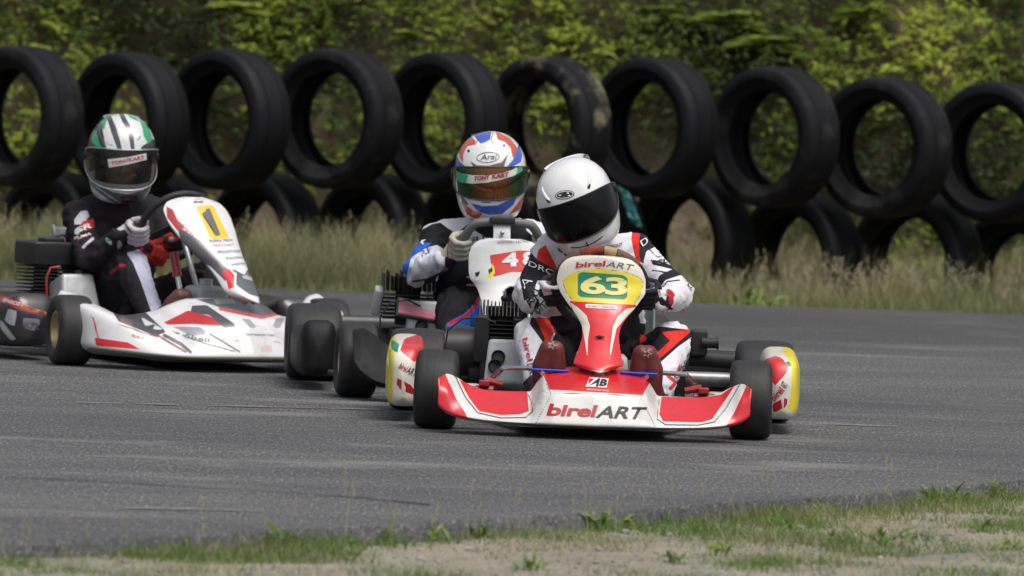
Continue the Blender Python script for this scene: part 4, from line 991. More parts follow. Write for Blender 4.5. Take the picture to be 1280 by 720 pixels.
for s in (-1, 1):
    q = MB(); x = s*.145; q.tube([(x-.062, -.655, .210), (x+.060, -.655, .208)], .0062, 12); pd = q.build('pedal', M_bluem, kart); q = MB(); q.tube([(x, -.66, .206), (x, -.62, .06)], .006, 10); q.build('pedal_arm', M_matt, pd)
for s in (-1, 1):
    q = MB(); q.box((s*.375, -.50, .105), (.05, .04, .07), bev=.008); q.tube([(s*.33, -.53, .13), (s*.42, -.53, .13)], .016, 14); q.box((s*.40, -.56, .12), (.045, .03, .028), bev=.006); q.build('brake_caliper', M_redm, kart)
    q = MB(); q.box((s*.415, -.52, .135), (.06, .09, .03), Euler((0, 0, s*.3)), bev=.01); q.build('stub_axle_guard', M_whitep, kart)
q = MB(); q.box((.03, -.42, .16), (.16, .16, .20), bev=.03); q.build('fuel_tank', simple('milky_tank_plastic', (.40, .41, .38), .5, dirt=.3), kart)
# ------------------------------------------------------------------ middle kart
kart4 = tag(empty('racing_kart', (K4[0][0], K4[0][1], 0), K4[1]), 'white panelled racing kart with black nose, close behind the leading kart', 'racing kart', 'karts racing through the bend')
chassis(kart4, front_mat=M_matt)
for x, y, f in ((-.517, -.52, 1), (.517, -.52, 1), (-.60, .52, 0), (.60, .52, 0)): wheel(kart4, x, y, f, 2 if f else 0)
nose = nose_shell(kart4, [(0, -.60, .23, -.86, .17, -.92, .05, -.80, .035), (.13, -.60, .225, -.86, .17, -.915, .05, -.8, .035), (.2, -.62, .20, -.85, .15, -.905, .05, -.79, .035), (.26, -.64, .17, -.84, .10, -.89, .05, -.77, .035),
    (.36, -.66, .175, -.81, .075, -.855, .055, -.75, .04), (.43, -.66, .20, -.79, .085, -.83, .062, -.73, .045), (.48, -.67, .235, -.78, .105, -.81, .075, -.72, .055), (.512, -.69, .250, -.765, .12, -.785, .095, -.70, .07), (.545, -.72, .245, -.75, .16, -.76, .13, -.70, .12)])
livery(nose, 'nose_black', (.008, .008, .009), [], .6, .0, dirt=.04).node_tree.nodes['Principled BSDF'].inputs['Specular IOR Level'].default_value = .25; solid(nose, .004)
D4 = [(298.5, 612, 652, -.42), (303, 598, 668, -.42), (312, 590, 676, -.425), (325, 587, 680, -.435), (340, 587, 680, -.45), (350, 589, 678, -.46), (358, 595, 672, -.47), (368, 600, 667, -.49), (380, 603, 665, -.53), (395, 604.5, 664, -.57), (410, 605, 664, -.62), (432, 604, 666, -.70), (445, 606, 664, -.74)]
rows = prow(K4, [(py, a+(0 if py < 350 else 0), b, y) for py, a, b, y in D4])
pan = panel_shell(kart4, rows, bulge=.04, ret=.04)
hole = poly([(627, 410), (627, 366), (630, 360), (636, 357), (655, 357), (661, 361), (663, 368), (660, 430), (627, 430)])(outline_coords(pan))
bm = bmesh.new(); bm.from_mesh(pan.data); bm.verts.ensure_lookup_table(); bmesh.ops.delete(bm, geom=[f for f in bm.faces if all(hole[v.index] > 0 for v in f.verts)], context='FACES'); bm.to_mesh(pan.data); bm.free()
zones = [(poly([(612, 319), (650, 313), (676, 315), (676, 341), (640, 340), (616, 346.5)]), (.60, .02, .02)), (poly([(616, 325), (609, 347), (612, 350), (619, 341)]), YEL), (poly([(614.5, 333), (610, 338), (612, 344), (616, 338)]), BLK)]
livery(pan, 'panel_white_4', (.66, .67, .66), zones, .3, .4, dirt=.15); solid(pan, .004); tr = bvh(pan)
letters('race_number', tr, '4', (628, 334), (648, 333), 17.5, I_white, pan, .05, 0); letters('race_number', tr, '8', (653, 332), (669, 332), 17, I_white, pan, .04, 0)
letters('small_lettering', tr, 'SODI KART RACING', (622, 304.5), (660, 303.5), 2.6, I_grey, pan, 0, 0, arc=.6)
patch('sticker', tr, [(594, 341), (600, 339), (599, 344), (595, 346)], I_black, pan)
steering(kart4, (.008, -.215, .540), .135, .122, 60, .0160, simple('grey_grip_rubber', (.12, .125, .13), .5, bmp=.3), flat=.085)
q = MB(); p = pt(628, 275.5, -.28, K4); q.box(p, (.09, .022, .022), bev=.006); q.build('grip_pad', M_matt, [o for o in kart4.children if o.name.startswith('steering_wheel')][0])
q = MB(); p = pt(628, 291, -.30, K4); q.box(p+Vector((0, .02, 0)), (.062, .008, .085), Euler((R(-20), 0, 0)), bev=.003); q.ball(p, (.008, .008, .008)); q.build('wheel_bracket', M_alu, [o for o in kart4.children if o.name.startswith('steering_wheel')][0])
seat(kart4); rear_bumper(kart4)
for s in (-1, 1):
    pod = pod_shell(kart4, s, xi=.555, xo=.70, zt=.215, y0=-.22); livery(pod, 'side_pod_black', (.008, .008, .009), [], .55, .0, dirt=.05).node_tree.nodes['Principled BSDF'].inputs['Specular IOR Level'].default_value = .25
eng, ab = engine(kart4, -.285, .22, .285, 'vertical', 7, (-.222, .10, .235, .165, .11, .15, -14), ((-.025, -.022, 'front'),), hh=.075, w=.19)
trb = bvh(ab)
q = MB(); ps = [pt(500, 382, .02, K4), pt(523, 384, .0, K4), pt(549, 396, .0, K4)]
q.box(pt(522, 389, .06, K4)+Vector((.005, -.004, .004)), (.150, .075, .012), Euler((R(42), R(9), 0)), bev=.004); q.build('airbox_cover', simple('pink_foam', (.50, .18, .24), .8, bmp=.4), ab)
q = MB(); q.box(pt(523, 390, .07, K4)+Vector((.005, .004, .004)), (.168, .095, .010), Euler((R(42), R(9), 0)), bev=.004); q.build('airbox_gasket', simple('green_felt', (.01, .12, .07), .8), ab)
q = MB(); q.tube([(-.39, .05, .16), (-.395, .05, .26), (-.36, .05, .31), (-.30, .05, .322), (-.25, .06, .30)], .0032, 8); q.tube([(-.39, .05, .16), (-.42, -.1, .12), (-.42, -.3, .1)], .0032, 8); q.build('throttle_cable', M_rubber, eng)
q = MB(); q.box((-.395, .20, .31), (.035, .06, .10), Euler((.3, .15, 0)), bev=.012); q.build('carburettor_cover', M_grey, eng)
# ------------------------------------------------------------------ kart on the left
kart1 = tag(empty('racing_kart', (K1[0][0], K1[0][1], 0), K1[1]), 'white grey and red racing kart on the left with a yellow number 1 panel', 'racing kart', 'karts racing through the bend')
chassis(kart1)
for x, y, f in ((-.53, -.52, 1), (.53, -.52, 1), (-.60, .52, 0), (.60, .52, 0)): wheel(kart1, x, y, f, -10 if f else 0)
nose = nose_shell(kart1, [(0, -.66, .262, -.92, .20, -1.00, .052, -.85, .035), (.12, -.66, .258, -.91, .185, -.985, .052, -.85, .035), (.2, -.66, .235, -.89, .165, -.97, .052, -.84, .035), (.26, -.62, .205, -.86, .15, -.945, .054, -.82, .035),
    (.34, -.56, .19, -.82, .15, -.905, .058, -.78, .04), (.42, -.50, .225, -.78, .18, -.845, .064, -.72, .045), (.49, -.44, .265, -.72, .205, -.775, .072, -.64, .05), (.53, -.43, .272, -.66, .215, -.70, .08, -.56, .06), (.552, -.44, .25, -.58, .21, -.61, .10, -.50, .08)], rads=(.045, .02))
GR1, LG1 = (.060, .060, .068), (.30, .30, .33)
zones = [(poly([(133, 377), (170, 378), (192, 400), (208, 415), (195, 420), (148, 402)]), GR1), (poly([(140, 377), (165, 380), (160, 384), (148, 384)]), (.6, .6, .6)), (poly([(150, 392), (168, 402), (165, 408), (150, 403)]), (.16, .10, .10)), (poly([(176, 396), (205, 412), (190, 412), (196, 404), (182, 408)]), (.64, .64, .64)),
    (stroke([(112, 397), (150, 407), (200, 421), (232, 440)], 1.5), (.22, .03, .04)), (poly([(118, 422), (160, 428), (176, 437), (120, 432)]), RED), (stroke([(116, 396), (124, 428)], 1.2), RED),
    (poly([(205, 403), (235, 388), (262, 395), (285, 408), (240, 405), (210, 406)]), (.48, .02, .025)), (poly([(240, 382), (258, 381), (298, 408), (280, 410), (262, 394), (238, 390)]), GR1), (poly([(215, 408), (250, 409), (262, 418), (240, 420)]), LG1),
    (poly([(245, 374), (300, 372), (378, 377), (362, 389), (328, 396), (285, 388), (262, 380)]), (.085, .085, .10)), (stroke([(275, 386), (328, 397), (363, 388)], 2.0), (.50, .07, .08)),
    (poly([(267, 373), (292, 373), (294, 379), (270, 380)]), (.42, .42, .22)), (poly([(335, 374), (364, 376), (362, 381), (338, 379)]), (.42, .42, .22)),
    (poly([(302, 398), (312, 399), (322, 410), (312, 410)]), LG1), (poly([(345, 398), (356, 397), (350, 410), (340, 410)]), LG1), (stroke([(260, 416), (300, 440)], 1.2), GR1), (stroke([(215, 414), (258, 430), (296, 440)], 1.0), GR1), (stroke([(268, 424), (310, 427), (354, 428)], .5), GR1), (stroke([(205, 419), (226, 430), (238, 440)], 2.2), GR1),
    (poly([(326, 432), (340, 432), (340, 440), (326, 440)]), (.62, .50, .45)), (poly([(107, 440), (230, 452), (365, 452), (365, 446), (230, 445.5), (110, 434)]), (.34, .33, .26))]
livery(nose, 'nose_paint_white_grey', (.66, .66, .67), zones, .33, .3, dirt=.3); solid(nose, .004); nose['label'] = 'white, grey and red front fairing'; tr = bvh(nose)
letters('lettering', tr, 'Shell', (231, 422), (261, 428), 5, I_grey, nose, 0, 0); letters('small_lettering', tr, 'MOTORSPORT KART', (308, 419.5), (344, 420.5), 2.6, I_grey, nose); letters('small_lettering', tr, 'KRT', (165, 420.5), (180, 425), 3, I_red, nose)
D1 = [(246.5, 238, 258, -.50), (249, 226, 268, -.50), (255, 214, 282, -.51), (265, 211, 291, -.53), (277, 216, 297, -.56), (290, 225, 301, -.60), (305, 238, 305, -.64), (320, 253, 310, -.68), (335, 268, 316, -.72), (350, 279, 322.5, -.77), (360, 284.5, 327, -.80), (368, 292, 330, -.825), (374, 304, 330, -.84), (378.5, 318, 328, -.85)]
pan = panel_shell(kart1, prow(K1, D1), bulge=.045, ret=.03, curve=3)
zones = [(poly([(208, 258), (216, 262), (222, 275), (236, 287), (246, 298), (236, 300), (220, 286), (209, 272)]), (.40, .02, .03)), (poly([(222, 285), (236, 292), (250, 300), (286, 338), (282, 352), (262, 332), (236, 326), (226, 300)]), (.075, .075, .088)), (poly([(286, 336), (293, 344), (292, 359), (286, 362), (282, 348), (276, 340)]), RED),
    (poly([(290, 262), (297, 275), (305, 300), (298, 300), (289, 276)]), (.45, .08, .12)), (poly([(302, 292), (312, 318), (318, 335), (310, 318), (300, 302)]), (.06, .07, .09)), (poly([(245, 257.5), (266, 256.5), (287, 297.5), (264, 299.5)]), (.72, .50, .02)),
    (poly([(296, 340), (308, 346), (312, 335), (330, 360), (326, 372), (312, 368), (295, 356)]), (.09, .09, .105)), (stroke([(292, 338), (306, 345), (315, 330)], 1.2), (.09, .09, .1)), (stroke([(305, 346), (316, 349)], 2.0), (.4, .4, .42))]
livery(pan, 'panel_paint_1', (.68, .68, .68), zones, .3, .35, dirt=.15); solid(pan, .004); tr = bvh(pan)
patch('race_number', tr, [(253.8, 269.5), (253, 266.3), (256.5, 264.5), (257.8, 261.3), (261.8, 260.8), (275.5, 293.3), (269.6, 294.7), (258.4, 267.8)], I_grey, pan, .0015)
letters('small_lettering', tr, 'PURPLE TECH', (262, 303), (290, 301.5), 3, I_blue, pan, .01); letters('small_lettering', tr, 'TONYKART', (266, 308.5), (292, 307.5), 3, simple('ink_faded_pink', (.50, .25, .25), .5), pan); letters('small_lettering', tr, 'BRIDGESTONE', (272, 316.5), (300, 315.5), 3, I_grey, pan); letters('small_lettering', tr, 'RACING', (283, 324.5), (304, 323), 3, I_grey, pan); letters('small_lettering', tr, 'KARTING', (290, 332), (308, 330.5), 2.6, I_blue, pan)
patch('sticker', tr, [(242, 251.5), (247, 251.5), (247, 253.5), (242, 253.5)], I_grey, pan); patch('sticker', tr, [(248, 251.5), (254, 251.5), (254, 253.5), (248, 253.5)], I_red, pan)
letters('small_lettering', tr, 'SHEN', (228, 287), (243, 297), 5, I_white, pan, .02)
steering(kart1, (.03, -.24, .515), .148, .140, 58, .0135, M_matt)
seat(kart1); rear_bumper(kart1)
for s in (-1, 1):
    pod = pod_shell(kart1, s, xo=.66, zt=.24, y0=-.28)
    zones = [(poly([(0, 368), (28, 379), (60, 391), (60, 397), (20, 386), (0, 376)]), (.40, .02, .03)), (poly([(25, 380), (58, 390), (58, 393.5), (26, 384)]), (.40, .33, .03)), (poly([(10, 386), (22, 388), (18, 408), (5, 402)]), (.45, .46, .5)), (poly([(28, 397), (50, 399), (48, 414), (30, 412)]), (.20, .20, .23)), (poly([(0, 398), (20, 424), (14, 426), (0, 410)]), (.45, .45, .46))] if s < 0 else []
    livery(pod, 'side_pod_dark', (.025, .022, .026), zones, .3, .4, dirt=.2); trp = bvh(pod)
    if s < 0: letters('lettering', trp, 'SPARCO', (3, 377), (24, 382.5), 4.5, I_white, pod, .02, .2); letters('small_lettering', trp, 'RACING OIL', (28, 384), (55, 392.3), 2.6, I_black, pod); letters('small_lettering', trp, 'K72', (30, 410), (48, 412), 8, I_grey, pod, .02)
eng, ab = engine(kart1, -.335, .14, .275, 'cover', 8, (-.29, -.02, .225, .16, .13, .155, -20), ((.025, -.03, 'top'),), airmat=simple('silver_airbox', (.42, .43, .44), .38, .3, dirt=.2), w=.17)
q = MB(); q.tube([(-.33, .02, .34), (-.37, .02, .335), (-.385, .02, .30), (-.38, .02, .2)], .005, 8); q.build('fuel_hose', M_redm, eng)
q = MB(); q.box((.02, -.52, .21), (.13, .15, .18), bev=.03); q.tube([(.02, -.52, .30), (.02, -.52, .325)], .025, 16); q.build('fuel_tank', simple('milky_tank_grey', (.42, .43, .43), .5, dirt=.2), kart1)
q = MB(); q.tube([(-.07, -.42, .42), (-.06, -.44, .33)], .018, 14); q.build('shaft_support', M_redm, kart1); q = MB(); q.tube([(-.06, -.44, .33), (-.055, -.46, .27)], .010, 12); q.build('support_rod', M_steel, kart1)
# ================================================================== THE DRIVERS
def zone_on(suit, root):
    W = world_pts(suit); Mi = np.array(full_matrix(root).inverted()); return W@Mi[:3, :3].T+Mi[:3, 3]
M_tint = None
def visor_mat(name, col, rough=.06, alpha=1.0, coat=1.0, spec=.5):
    m, nt, b = newmat(name); b.inputs['Base Color'].default_value = (*col, 1); b.inputs['Roughness'].default_value = rough; b.inputs['Coat Weight'].default_value = coat; b.inputs['Coat Roughness'].default_value = .04; b.inputs['Specular IOR Level'].default_value = spec
    if alpha < 1: b.inputs['Alpha'].default_value = alpha
    return m
# ---- driver of the leading kart
P = tag(empty('person', (K63[0][0], K63[0][1], 0), K63[1]), 'driver in white helmet and white, red and black suit leaning over the leading kart', 'driver', 'kart drivers')
hm = headmat((-.072, .0, .742), 19, 22, 8) @ Matrix.Diagonal((1.0, 1.0, 1.05, 1))
J = dict(pelvis=(0, .27, .17), chest=(-.02, .15, .45), neck=(-.045, .08, .59), head=(-.07, .01, .72), headM=hm, shR=(-.155, .14, .565), shL=(.13, .15, .575), elR=(-.228, -.03, .425), elL=(.282, -.02, .44), wrR=(-.175, -.24, .415), wrL=(.215, -.235, .435),
    hipR=(-.10, .22, .15), hipL=(.10, .22, .15), knR=(-.200, -.17, .300), knL=(.262, -.16, .295), anR=(-.178, -.53, .125), anL=(.208, -.53, .115), heelR=(-.165, -.585, .09), heelL=(.185, -.585, .09), toeR=(-.139, -.625, .310), toeL=(.158, -.625, .306), handR=((-.14, -.30, .44),), handL=((.165, -.30, .44),))
body, suit, limbs = driver(J, P)
A = lambda k: np.array(J[k]); Wk = zone_on(suit, P); F = lambda *n: seg_field(Wk, limbs, n)
tL, tR, fL, fR = along(Wk, J['shL'], J['elL']), along(Wk, J['shR'], J['elR']), along(Wk, J['elL'], J['wrL']), along(Wk, J['elR'], J['wrR'])
px = outline_coords(suit)
zones = [(poly([(791, 280), (800, 284), (812, 292), (801, 318), (806, 330), (795, 326), (789, 300)]), (.62, .03, .02)), (poly([(801, 284), (820, 290), (840, 312), (838, 318), (820, 308), (808, 314), (803, 332), (799, 320), (799, 300)]), (.018, .018, .022)),
    (poly([(673, 312), (682, 306), (694, 330), (697, 338), (688, 336), (670, 325)]), (.62, .03, .02)), (poly([(650, 332), (664, 316), (672, 325), (690, 335), (700, 340), (698, 362), (672, 350), (664, 372), (655, 376), (650, 350)]), (.018, .018, .022), F('uarmR', 'farmR')),
    (poly([(852, 383), (838, 388), (828, 380), (858, 375)]), BLK, F('uarmL', 'farmL')),
    (poly([(812, 324), (824, 326), (840, 332), (846, 338), (830, 334), (816, 331)]), BLK), (poly([(824, 344), (846, 334), (858, 346), (850, 344), (832, 350), (824, 360), (820, 356)]), BLK), (stroke([(812, 312), (822, 322), (832, 318)], .8), BLK), (stroke([(815, 338), (835, 341), (852, 339)], 1.1), BLK), (stroke([(660, 376), (668, 368), (674, 380)], 1.2), BLK, F('farmR', 'uarmR')), (stroke([(664, 392), (676, 380), (684, 372)], 1.0), BLK, F('farmR', 'uarmR')), (stroke([(822, 366), (834, 352), (850, 350)], .9), BLK, F('farmL', 'uarmL')),
    (poly([(836, 352), (848, 352), (858, 372), (850, 390), (838, 384), (842, 368)]), (.66, .64, .66)),
    (poly([(664, 396), (676, 400), (684, 422), (690, 450), (676, 424), (662, 405)]), BLK, F('thighR', 'shinR')), (poly([(668, 396), (692, 398), (700, 408), (690, 420), (684, 448), (680, 420)]), (.60, .03, .02), F('thighR', 'shinR')), (poly([(686, 396), (740, 390), (740, 470), (684, 468), (686, 440), (694, 416)]), BLK, F('thighR', 'shinR')), (poly([(650, 482), (664, 468), (672, 490), (664, 500), (650, 500)]), BLK, F('shinR')),
    (poly([(780, 400), (825, 408), (860, 412), (864, 420), (824, 452), (824, 440), (800, 440), (780, 440)]), BLK, F('thighL', 'shinL')), (poly([(826, 415), (862, 412), (868, 418), (850, 428), (824, 450), (822, 440), (838, 426)]), (.62, .03, .02), F('thighL', 'shinL')), (poly([(864, 414), (868, 419), (848, 433), (822, 456), (824, 449)]), BLK, F('thighL', 'shinL')), (poly([(790, 418), (804, 418), (810, 424), (800, 430), (792, 426)]), (.6, .03, .02), F('thighL')),
    (poly([(720, 330), (780, 330), (800, 400), (800, 450), (715, 450), (700, 400)]), BLK, Wk[:, 2]*0+np.where(Wk[:, 2] < .42, .05, -.05)), (stroke([(835, 470), (845, 478), (838, 486)], 2.2), (.5, .04, .05), F('shinL'))]
livery(suit, 'suit_white_red_black', (.64, .63, .67), zones, .75, 0, cloth=True); suit['label'] = 'white race suit with red and black bands'
trs = bvh(suit)
letters('sleeve_lettering', trs, 'DRC', (803, 309), (826, 291), 8, I_white, suit, 0, .2, 1.0, lift=.003); letters('sleeve_lettering', trs, 'DRC', (661, 333), (690, 345), 6.5, I_white, suit, 0, -.2, 1.0, lift=.003); letters('sleeve_lettering', trs, 'A', (656, 362), (666, 352), 10, I_white, suit, -.01, 0, lift=.003); letters('sleeve_lettering', trs, 'O', (822, 318), (834, 312), 10, I_white, suit, -.015, 0, lift=.003)
letters('sleeve_lettering', trs, 'MILL', (853, 347), (864, 364), 4.5, I_black, suit, .03, 0, lift=.003); letters('sleeve_lettering', trs, 'star', (822, 331), (846, 328), 7, I_black, suit, .02, .2, lift=.003); letters('sleeve_lettering', trs, 'ART', (664, 385), (676, 362), 9, I_black, suit, .02, .1, lift=.003); letters('sleeve_lettering', trs, 'one', (672, 393), (688, 380), 7, I_black, suit, .0, .1, lift=.003)
letters('leg_lettering', trs, 'DRC', (858, 466), (868, 444), 9, I_black, suit, .01, 0, lift=.003); letters('leg_lettering', trs, 'OMP', (847, 474), (855, 458), 7, I_red, suit, .02, 0, lift=.003); letters('leg_lettering', trs, 'birel', (653, 424), (660, 452), 7, I_red, suit, .01, 0, lift=.003); letters('leg_lettering', trs, 'DRC', (659, 456), (664, 476), 8, I_black, suit, .0, 0, lift=.003)
letters('chest_lettering', trs, 'SPRINT', (760, 312), (778, 308), 4.5, I_black, suit, .02, .2, lift=.003); letters('chest_lettering', trs, 'art', (696, 312), (708, 320), 8, I_black, suit, .02, .2, lift=.003)
M_white_h = None
h, v = helmet(P, hm, vmat=visor_mat('black_mirror_visor', (.002, .002, .003), .15, coat=0, spec=.22), vtop=.054, vbot=-.070)
livery(h, 'helmet_gloss_white', (.74, .74, .74), [], .22, .8, dirt=.04); h['label'] = 'plain white full-face helmet'; v['label'] = 'dark tinted visor'
for o in h.children:
    if o.name.startswith('spoiler'): o.data.materials[0] = h.data.materials[0]
for s_ in (1, -1): vent(h, hm, s_*58, .104, s_*33, .066, h.data.materials[0])
tr = bvh(h); cx, cy = 706, 243.5
v_, f_ = disc2((cx, cy), 12, 5.6, rot=-.12); stick('emblem', tr, v_, f_, I_black, h, .001, 3); v_, f_ = ring2((cx, cy), 11, 4.7, .9, rot=-.12); stick('emblem', tr, v_, f_, I_white, h, .0018, 3)
for k in range(5):
    a = 6.283*k/5+.4; v_, f_ = disc2((cx+6*math.cos(a)*1.0, cy-.0+2.7*math.sin(a)), 1.7, 1.0, 12); stick('emblem', tr, v_, f_, I_grey if k % 2 else I_white, h, .002, 3)
g = MB(); g.tube([hm @ hsurf(R(a), -.092-.006*math.cos(R(a*4)), .001) for a in range(-26, 27, 2)], .0016, 8); g.tube([hm @ hsurf(0, -.086, .001), hm @ hsurf(0, -.103, .001)], .0022, 8); g.build('chin_vent', M_matt, h)
M_gl63 = None
def glove_livery(o, base, zones, name): livery(o, name, base, zones, .7, 0, cloth=True)
cw = Vector((.012, -.285, .470))
def on_rim(c, r, inc, ang, hname, wrist, parent, s, ry=None, elbow=None):
    elbow = J['elL'] if s > 0 else J['elR']
    """hand on the steering rim at ang degrees clockwise from top"""
    Mx = Matrix.Rotation(R(90-inc), 3, 'X'); ry = ry or r; p = Vector(c)+Mx @ Vector((r*math.sin(R(ang)), 0, ry*math.cos(R(ang))))
    out = (p-Vector(c)).normalized(); fwd = Mx @ Vector((0, -1, 0)); ax = fwd.cross(out)*(1 if s > 0 else -1)
    if ax.z < 0: ax = -ax
    return hand(hname, p, ax, out, fwd, s, M_black, parent, wrist, elbow)
for s, ang, w_ in ((-1, 262, J['wrR']), (1, 98, J['wrL'])):
    gl = on_rim(cw, .150, 58, ang, 'glove', w_, P, s)
    zs_ = [(poly([(836, 357), (848, 360), (850, 384), (836, 380)]), (.5, .02, .05)), (poly([(822, 362), (830, 362), (831, 370), (824, 372)]), (.6, .58, .62)), (poly([(808, 352), (818, 354), (818, 360), (808, 362)]), (.6, .58, .62)), (poly([(828, 348), (842, 346), (846, 352), (836, 360), (832, 376), (828, 372)]), (.6, .58, .62)),
           (poly([(676, 358), (688, 360), (690, 368), (680, 370)]), (.6, .4, .45)), (poly([(664, 350), (700, 352), (698, 362), (680, 360), (668, 364)]), (.6, .58, .62)), (poly([(682, 386), (700, 390), (698, 400), (684, 394)]), (.5, .05, .1))]
    glove_livery(gl, (.018, .018, .02), zs_, 'glove_black_white_red'); gl['label'] = 'black glove with white and red panels'
    if s > 0: letters('cuff_lettering', bvh(gl), 'PRO', (838, 372), (844, 356), 8, I_red, gl, .02, 0)
M_boot63 = simple('maroon_boot_leather', (.11, .018, .016), .45, var=.25, bmp=.3, bscale=80)
for s in 'RL':
    b_ = boot('boot', J['heel'+s], J['an'+s], J['toe'+s], M_boot63, P); b_['label'] = 'maroon ankle boot'; tb_ = bvh(b_); cx, cy = ((690, 432) if s == 'R' else (809, 442)); st_ = []
    for k in range(10): a = -math.pi/2+.35+6.283*k/10; r_ = 7.5 if k % 2 == 0 else 3; st_.append((cx+r_*math.cos(a)*.85, cy+r_*math.sin(a)*.75))
    vv = []; n_ = 10
    for q_ in st_: vv += [q_, (cx+(q_[0]-cx)*.68, cy+(q_[1]-cy)*.68)]
    stick('boot_star', tb_, vv, [(2*k, 2*((k+1) % 10), 2*((k+1) % 10)+1, 2*k+1) for k in range(10)], simple('faded_print', (.42, .30, .28), .6), b_, .0025, 3)
# ---- driver of the middle kart
P4 = tag(empty('person', (K4[0][0], K4[0][1], 0), K4[1]), 'driver in red, white and blue helmet with mirrored visor sitting upright in the middle kart', 'driver', 'kart drivers')
hm = headmat((-.012, .10, .778), 10, 2, 5) @ Matrix.Diagonal((1.0, 1.0, 1.08, 1))
J = dict(pelvis=(0, .30, .17), chest=(-.005, .20, .45), neck=(-.01, .15, .60), head=(-.015, .10, .75), headM=hm, shR=(-.185, .18, .535), shL=(.17, .18, .545), elR=(-.270, .03, .420), elL=(.27, .0, .42), wrR=(-.185, -.16, .475), wrL=(.18, -.16, .49),
    hipR=(-.10, .25, .15), hipL=(.10, .25, .15), knR=(-.145, -.14, .315), knL=(.2, -.16, .30), anR=(-.175, -.50, .12), anL=(.18, -.52, .12), heelR=(-.17, -.57, .09), heelL=(.17, -.57, .09), toeR=(-.15, -.61, .27), toeL=(.15, -.61, .27), handR=((-.13, -.22, .51),), handL=((.13, -.22, .51),))
body, suit, limbs = driver(J, P4); Wk = zone_on(suit, P4); F = lambda *n: seg_field(Wk, limbs, n)
BL4 = (.02, .14, .55)
zones = [(poly([(505, 300), (540, 280), (600, 270), (640, 280), (690, 290), (690, 460), (530, 460), (530, 350), (520, 345), (500, 330)]), BLK),
    (poly([(545, 274), (568, 268), (588, 262), (600, 268), (585, 280), (570, 292), (558, 284)]), (.62, .62, .66)), (poly([(572, 292), (590, 286), (612, 300), (608, 318), (584, 312)]), (.62, .62, .66)), (poly([(656, 262), (690, 262), (690, 300), (672, 300), (658, 288)]), (.62, .62, .66)), (poly([(660, 280), (668, 276), (672, 282), (664, 290)]), YEL),
    (poly([(500, 330), (506, 312), (520, 302), (540, 304), (530, 310), (514, 322), (508, 348), (500, 350)]), BL4, F('uarmR', 'farmR')), (poly([(508, 346), (514, 322), (530, 311), (546, 306), (556, 312), (556, 338), (520, 354)]), (.60, .60, .66), F('uarmR', 'farmR')), (stroke([(516, 352), (540, 348), (556, 338)], 1.2), (.03, .03, .10), F('uarmR', 'farmR')),
    (poly([(554, 426), (558, 404), (580, 392), (600, 374), (608, 374), (606, 400), (580, 412), (556, 430)]), BL4, F('thighR', 'shinR')), (stroke([(562, 404), (578, 398), (592, 386), (601, 370)], 2.2), (.5, .02, .05), F('thighR', 'shinR')), (poly([(552, 424), (580, 406), (584, 410), (556, 434)]), (.6, .6, .66), F('thighR', 'shinR')),
    (stroke([(584, 346), (604, 350)], 1.4), (.55, .25, .28)), (stroke([(584, 356), (600, 357)], 1.2), (.55, .25, .28))]
livery(suit, 'suit_black_white_blue', (.60, .60, .65), zones, .75, 0, cloth=True); suit['label'] = 'black, white and blue race suit'; trs = bvh(suit)
letters('chest_lettering', trs, 'FLI', (590, 305), (606, 301), 8, I_black, suit, .02, .1, lift=.003); letters('shoulder_lettering', trs, 'OMP', (556, 275), (572, 269), 5, I_black, suit, .01, .2, lift=.003); letters('sleeve_lettering', trs, 'RF', (528, 322), (540, 314), 7, I_blue, suit, .0, .2, lift=.003)
patch('shoulder_star', trs, [(520, 306), (524, 302), (523, 298), (527, 301), (533, 300), (529, 303), (530, 307), (526, 304)], I_white, suit, .003)
m, nt, b = newmat('iridium_visor'); lw = nt.nodes.new('ShaderNodeLayerWeight'); lw.inputs[0].default_value = .45
nt.links.new(ramp(nt, lw.outputs['Facing'], [(.0, (.17, .06, .012)), (.10, (.10, .045, .012)), (.22, (.02, .06, .025)), (.6, (.008, .09, .055)), (1, (.02, .05, .12))]), b.inputs['Base Color']); b.inputs['Metallic'].default_value = .85; b.inputs['Roughness'].default_value = .1; b.inputs['Coat Weight'].default_value = .5
h, v = helmet(P4, hm, vmat=m, vtop=.050, vbot=-.055)
RD4, BL4h = (.48, .07, .03), (.04, .09, .42)
def c4(p): return [(490+x/3.79, 150+y/3.79) for x, y in p]
